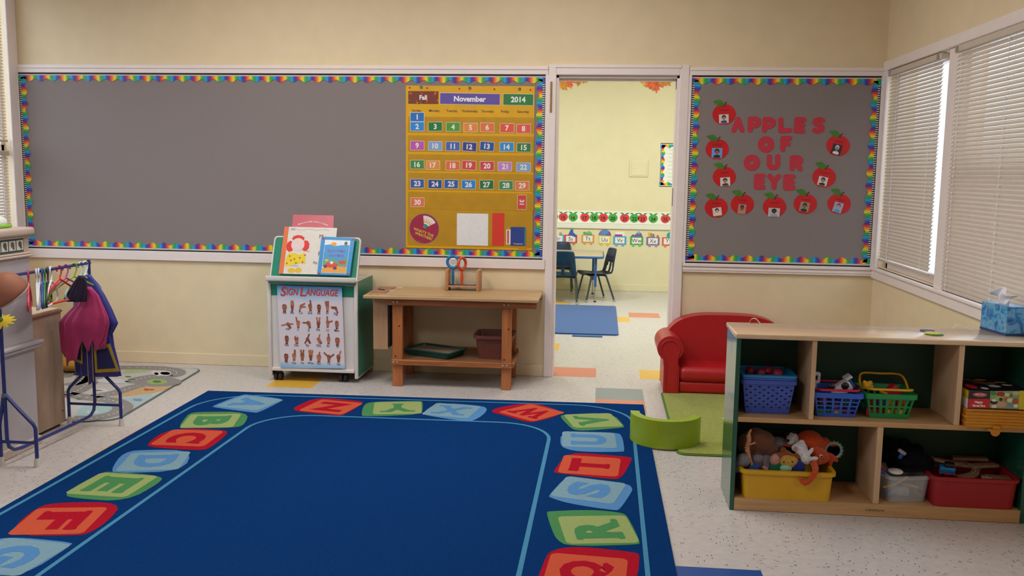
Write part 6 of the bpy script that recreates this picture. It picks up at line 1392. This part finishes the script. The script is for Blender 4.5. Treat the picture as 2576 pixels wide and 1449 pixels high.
road([(700, 170), (1300, 170), (1700, 180), (1980, 230), (1950, 300), (1700, 310), (1400, 350), (1150, 430)], .12, .12)
road([(60, 640), (300, 560), (500, 420), (620, 300), (750, 250)], .13, .12); road([(60, 330), (260, 260), (420, 300), (330, 420), (100, 470)], .1, .1)
road([(560, 660), (900, 610), (1250, 500), (1400, 470)], .11, .11); road([(100, 620), (560, 690), (900, 730), (1080, 840), (940, 950), (560, 1030), (200, 1040)], .11, .12)
for r0, r1, c, l_ in ((420, 84, '87807C', 3), (175, 42, '8CA65C', 4), (74, 20, '4A6A34', 5)): shape([(1660+r0*math.cos(a), 410+r1*math.sin(a)) for a in [2*PI*k/24 for k in range(24)]], c, l_, smooth=0)
for x, y, w, h_, c in ((1730, 265, 190, 45, 'C8C4C0'), (1650, 275, 40, 20, 'C07A34'), (1800, 270, 90, 24, '8C9AA0'), (1480, 545, 50, 18, 'B04434'), (1570, 545, 50, 10, 'B04434'), (1330, 720, 90, 18, '7484A0'), (1170, 325, 60, 10, '56704A'), (1230, 375, 60, 12, '56704A'), (1160, 408, 60, 10, '56704A'), (720, 560, 120, 30, 'C8C0C0'), (650, 560, 90, 6, 'A83A40'), (110, 670, 60, 10, 'A83A40'), (330, 705, 60, 12, '5A7248'), (900, 400, 300, 40, 'C2C0C2'), (560, 930, 120, 26, 'B4C0C0')):
    shape([(x-w, y-h_), (x+w*.8, y-h_), (x+w, y+h_), (x-w*.7, y+h_)], c, 6, smooth=1)
q = MB(); 
cu = onfloor(186, 936)
for x, y, s_ in ((cu.x, cu.y, .12), (cu.x+.09, cu.y+.02, .08), (cu.x-.1, cu.y+.02, .1)): q.ball((x, y, .062), (s_, .10, .056), mat('cushion_ochre', 'B08428', .8, .12, 16, .2, 120), n=20)
fuse(q.build('floor_cushion', None, label='ochre floor cushion on the road rug behind the low cupboard', cat='cushion'), .012, 5)

# ================================================================== clothes rack
nb = mat('rack_blue_enamel', '23307A', .35, .08, 30, coat=.2); capm = mat('rack_cap_white', 'CFCBC4', .5, .05, 30); fit_ = mat('rack_fitting_steel', '7A8A9A', .35, metal=.6)
rk = thing('clothes_rack', (-2.72, -1.95, 0), 'blue tubular dress-up clothes rack hung with hangers and costumes', 'clothes rack')
UF, UN = V((-2.715, -1.59, 0)), V((-2.742, -2.30, 0)); RZ = .888
r_ = .0085
up = [(UF.x, UF.y, .905), (UF.x, UF.y, .13), (UF.x-.001, UF.y-.012, .085), (UF.x-.003, UF.y-.045, .062), (UF.x-.01, UF.y-.10, .055), (UN.x+.006, UN.y+.10, .055), (UN.x+.002, UN.y+.045, .062), (UN.x, UN.y+.012, .085), (UN.x, UN.y, .13), (UN.x, UN.y, .905)]
MB().tube(up, r_, nb, 10).build('upright', rk)
MB().tube([(UN.x-.001, UN.y-.02, RZ), (UF.x, UF.y+.012, RZ)], .0075, nb, 10).build('hanging_rod', rk)
for U, hw0, hw1 in ((UF, -.147, .150), (UN, -.03, .148)):
    for sx in (hw0, hw1):
        pts = [(U.x+math.copysign(.006, sx), U.y, .335), (U.x+sx*.45, U.y-.004, .275), (U.x+sx*.93, U.y-.006, .205), (U.x+sx, U.y-.006, .185), (U.x+sx, U.y-.006, .035)]
        o = MB().tube(pts, r_, nb, 10).build('leg', rk)
        MB().lathe([(.0145, 0), (.0145, .006), (.012, .03), (.0105, .042)], capm, 14, T3(U.x+sx, U.y-.006, 0)).build('foot_cap', o)
    MB().tube([(U.x+hw0, U.y-.006, .115), (U.x+hw1, U.y-.006, .115)], .0075, nb, 10).build('crossbar', rk)
    MB().box((U.x-.011, U.y-.011, .325), (U.x+.011, U.y+.011, .345), fit_, .003).build('fitting', rk)
def roddy(px): return onside(px, 675, -2.73).y
def rodx(y): return UN.x+(UF.x-UN.x)*(y-UN.y)/(UF.y-UN.y)
def hanger(px, c, ang, label, hw=.13, drop=.115, r=.0052, dz=0.):
    y = roddy(px); x = rodx(y); m = mat('hanger_'+c, c, .35, .06, 20)
    o = thing('clothes_hanger', (x, y, RZ), label, 'hanger', 'hangers on the dress-up rack')
    a = math.radians(ang); T_ = T3(x, y, RZ+dz) @ Rz(a)
    hk = [(.0205*math.cos(t), 0, -.0085+.0205*math.sin(t)-.0) for t in [PI*1.12-PI*1.12*i/12 for i in range(13)]]
    pts = [(-.0155, 0, -.008)]+hk+[(.017, 0, -.026), (.007, 0, -.043), (0, 0, -.056)]
    MB(T_).tube(pts[1:], r*.85, m, 8).build('hook', o)
    sh_ = spline([(0, 0, -.056), (.06, 0, -.085), (hw-.02, 0, -.122), (hw-.003, 0, -.14), (hw, 0, -.155), (hw-.012, 0, -.17), (hw-.03, 0, -.173)], 4)
    loop = [V((p.x, 0, p.z)) for p in sh_]+[V((0, 0, -.173))]+[V((-p.x, 0, p.z)) for p in sh_[::-1]]
    MB(T_).tube(loop[:-1], r, m, 8, closed=True).build('frame', o)
E_ = 124
HL = [(72, 'D83A4E', E_-4, 'coral red hanger nearest the brown hat on the rack'), (91, 'E4E2E4', E_-2, 'white hanger next to the coral red one'), (97, 'DADCE2', E_-5, 'second white hanger beside the blue one'), (105, '2C52B4', E_-4, 'blue hanger between the white and green ones'), (111, '3E8A42', E_-5, 'green hanger beside the blue one'), (118, '2C2428', E_-7, 'dark brown hanger beside the green one'),
      (126, 'E8E6EA', E_-14, 'white hanger turned slightly, beside the dark brown one'), (146, 'DE3A20', E_-33, 'orange red empty hanger facing the room', .15), (161, 'C4508C', E_-42, 'magenta empty hanger behind the orange red one', .15), (180, '8CB41E', E_-54, 'lime green hanger carrying the pink tunic', .15), (198, 'AFCDB4', E_-40, 'pale mint hanger near the rack end post'), (208, 'DCE2E2', E_-40, 'white hanger nearest the rack end post')]
for h_ in HL: hanger(*h_)
# costumes: open cloth tubes with folds
def garment(name, y, rows, m, label, folds=9, amp=.012, zig=0., zn=9, depth=.35, long_=None, yaw=0., cat='costume'):
    """rows: (x0px, x1px, ypx) silhouettes at depth y, hung as one folded open tube"""
    R_ = []
    for x0, x1, yy in rows:
        a, b = onwall(x0, yy, y), onwall(x1, yy, y); R_.append(((a.x+b.x)/2, (b.x-a.x)/2, (a.z+b.z)/2))
    RS = []; k = 3
    for i in range(len(R_)-1):
        for j in range(k): t = j/k; RS.append(tuple(R_[i][c]*(1-t)+R_[i+1][c]*t for c in range(3)))
    RS.append(R_[-1]); n = 72; vs = []; m_ = len(RS)
    for i, (cx, hw, z) in enumerate(RS):
        g = i/(m_-1)
        for j in range(n):
            a = 2*PI*j/n; f = 1+amp/max(.02, hw)*g*math.sin(folds*a+1.3*math.sin(3*a)); dz = 0
            if i >= m_-3 and zig: dz = -zig*(i-m_+4)/3*(abs(((j*zn/n) % 1)*2-1))*(1+.7*math.sin(j*.9))
            if long_ and i >= m_-2: dz -= long_*(max(0, math.cos(a+2.05))**14+max(0, math.cos(a+2.6))**18*.9)
            vs.append((cx+hw*f*math.cos(a), y+max(.012, hw*depth)*f*math.sin(a), z+dz))
    q = MB(); q.add(vs, [[i*n+j, i*n+(j+1) % n, (i+1)*n+(j+1) % n, (i+1)*n+j] for i in range(m_-1) for j in range(n)], m, True)
    r = thing(name, (RS[0][0], y, RS[-1][2]), label, cat, 'costumes on the dress-up rack')
    o = q.build('cloth', r); s_ = o.modifiers.new('t', 'SOLIDIFY'); s_.thickness = .0025
    return r
satin = mat('costume_blue_satin', '262A86', .42, .1, 14, .2, 60, sheen=.2); hot = mat('costume_pink', 'B22A66', .7, .12, 14, .2, 90, sheen=.2); purp = mat('costume_dark_purple', '241434', .6, .15, 14, .2, 60)
gold = mat('costume_gold_trim', 'B8981E', .45, .1, 40); navyp = mat('costume_navy_panel', '24265A', .8, .12, 60)
garment('purple_cape', -1.76, [(198, 212, 694), (186, 216, 712), (170, 216, 738), (160, 213, 758)], purp, 'dark purple cape folded behind the empty hangers', 9, .01)
br = garment('blue_robe', -1.605, [(206, 226, 690), (196, 243, 712), (190, 262, 742), (186, 280, 778), (184, 294, 812), (188, 280, 838), (190, 284, 870), (192, 294, 910), (194, 301, 944)], satin, 'royal blue robe with gold trim hung near the rack end post', 8, .008, depth=.3)
rf = garment('blue_sleeve', -1.63, [(222, 250, 722), (236, 270, 752), (248, 290, 790), (258, 300, 822), (262, 299, 842)], satin, 'tmp', 9, .007, zig=.012, zn=12)
c_ = [c for c in rf.children][0]; c_.name = 'sleeve'; bpy.data.objects.remove(rf); c_.parent = None; adopt(c_, br); c_.matrix_world = M.Identity(4)
def panel(P, y, inset, par, nm):
    W3 = [onwall(x, yy, y) for x, yy in P]; F_ = M(((1, 0, 0, 0), (0, 0, -1, y), (0, 1, 0, 0), (0, 0, 0, 1)))
    cx, cz = sum(p.x for p in W3)/4, sum(p.z for p in W3)/4
    q = MB(F_); q.prism([(p.x, p.z) for p in W3], .002, gold); o = q.build(nm, par)
    q = MB(F_); q.prism([(cx+(p.x-cx)*inset, cz+(p.z-cz)*inset) for p in W3], .002, navyp, .0021); q.build('panel_cloth', o)
panel([(236, 872), (276, 864), (301, 934), (240, 938)], -1.668, .74, br, 'apron_panel')
panel([(176, 842), (206, 842), (208, 916), (180, 905)], -1.668, .78, br, 'apron_panel')
P = [onwall(x, y, -1.672) for x, y in ((218, 850), (231, 852), (235, 960), (224, 968))]
q = MB(); q.add([(p.x, p.y, p.z) for p in P]+[(p.x, p.y+.006, p.z) for p in P], [[0, 1, 2, 3], [7, 6, 5, 4], [0, 4, 5, 1], [1, 5, 6, 2], [2, 6, 7, 3], [3, 7, 4, 0]], satin); o = q.build('sash', br)
q = MB(); 
for x0, y0, x1, y1 in ((217, 850, 223, 968), (230, 852, 235, 958)): a, b = onwall(x0, y0, -1.6725), onwall(x1, y1, -1.6725); q.tube([a, b], .0024, gold, 6)
q.build('sash_edging', o)
pt = garment('pink_tunic', -1.70, [(214, 228, 722), (206, 246, 742), (192, 257, 768), (166, 268, 795), (154, 270, 812), (156, 265, 835), (160, 256, 852)], hot, 'ragged hot pink tunic hung from the lime green hanger', 10, .014, zig=.05, zn=11, depth=.26, long_=.10)
# brown hat and sunflower at the near end of the rack
hb = mat('hat_brown', '9A6048', .7, .12, 10, .15, 120); hr_ = mat('hat_rim_grey', 'A89A90', .5)
p = onwall(8, 724, -2.40); ht = thing('brown_hat', (p.x, p.y, p.z), 'round brown play hat with a pale rim hung on the near end of the rack', 'hat')
HT = T3(p.x+.02, p.y, p.z-.03) @ V((-.375, -.46, .83)).to_track_quat('Z', 'Y').to_matrix().to_4x4()
q = MB(HT); R_ = .094; q.lathe([(R_, -.012), (R_*1.0, .01), (R_*.96, .035), (R_*.84, .062), (R_*.62, .084), (R_*.32, .098), (.001, .102)], hb, 40, caps=False); o = q.build('dome', ht); s_ = o.modifiers.new('t', 'SOLIDIFY'); s_.thickness = .003
q = MB(HT); q.tube([(R_*math.cos(a), R_*math.sin(a), -.012) for a in [2*PI*k/40 for k in range(40)]], .0032, hr_, 8, closed=True); q.build('rim', ht)
q = MB(HT); q.tube(spline([(-.02, -.088, .0), (-.02, -.085, .05), (-.01, -.05, .088), (0, 0, .103)], 6), .004, hb, 8); q.build('seam', ht)
p = onwall(-4, 806, -2.335); fl_ = thing('sunflower', (p.x, p.y, p.z), 'yellow fabric sunflower fixed to the near post of the rack', 'flower')
FT_ = T3(p.x, p.y, p.z) @ Rx(math.radians(20)) @ Ry(.1); pet = mat('petal_yellow', 'DCC01C', .6, .1, 30); 
for k in range(13):
    a = 2*PI*k/13; q = MB(FT_ @ Rz(a) @ Ry(.12)); P = chaikin([(.014, -.008), (.04, -.014), (.064, -.008), (.077, 0), (.064, .008), (.04, .014), (.014, .008)], 1); q.prism(P, .0015, pet); q.build('petal', fl_)
q = MB(FT_); q.ball((0, 0, .003), (.02, .02, .01), mat('flower_eye_green', '3A6A26', .7, .15, 60)); q.build('flower_centre', fl_)
q = MB(); q.tube([(p.x, p.y, p.z-.006), (UN.x, UN.y-.012, p.z-.06)], .003, mat('flower_stem', '3A6A26'), 6); q.build('stem', fl_)
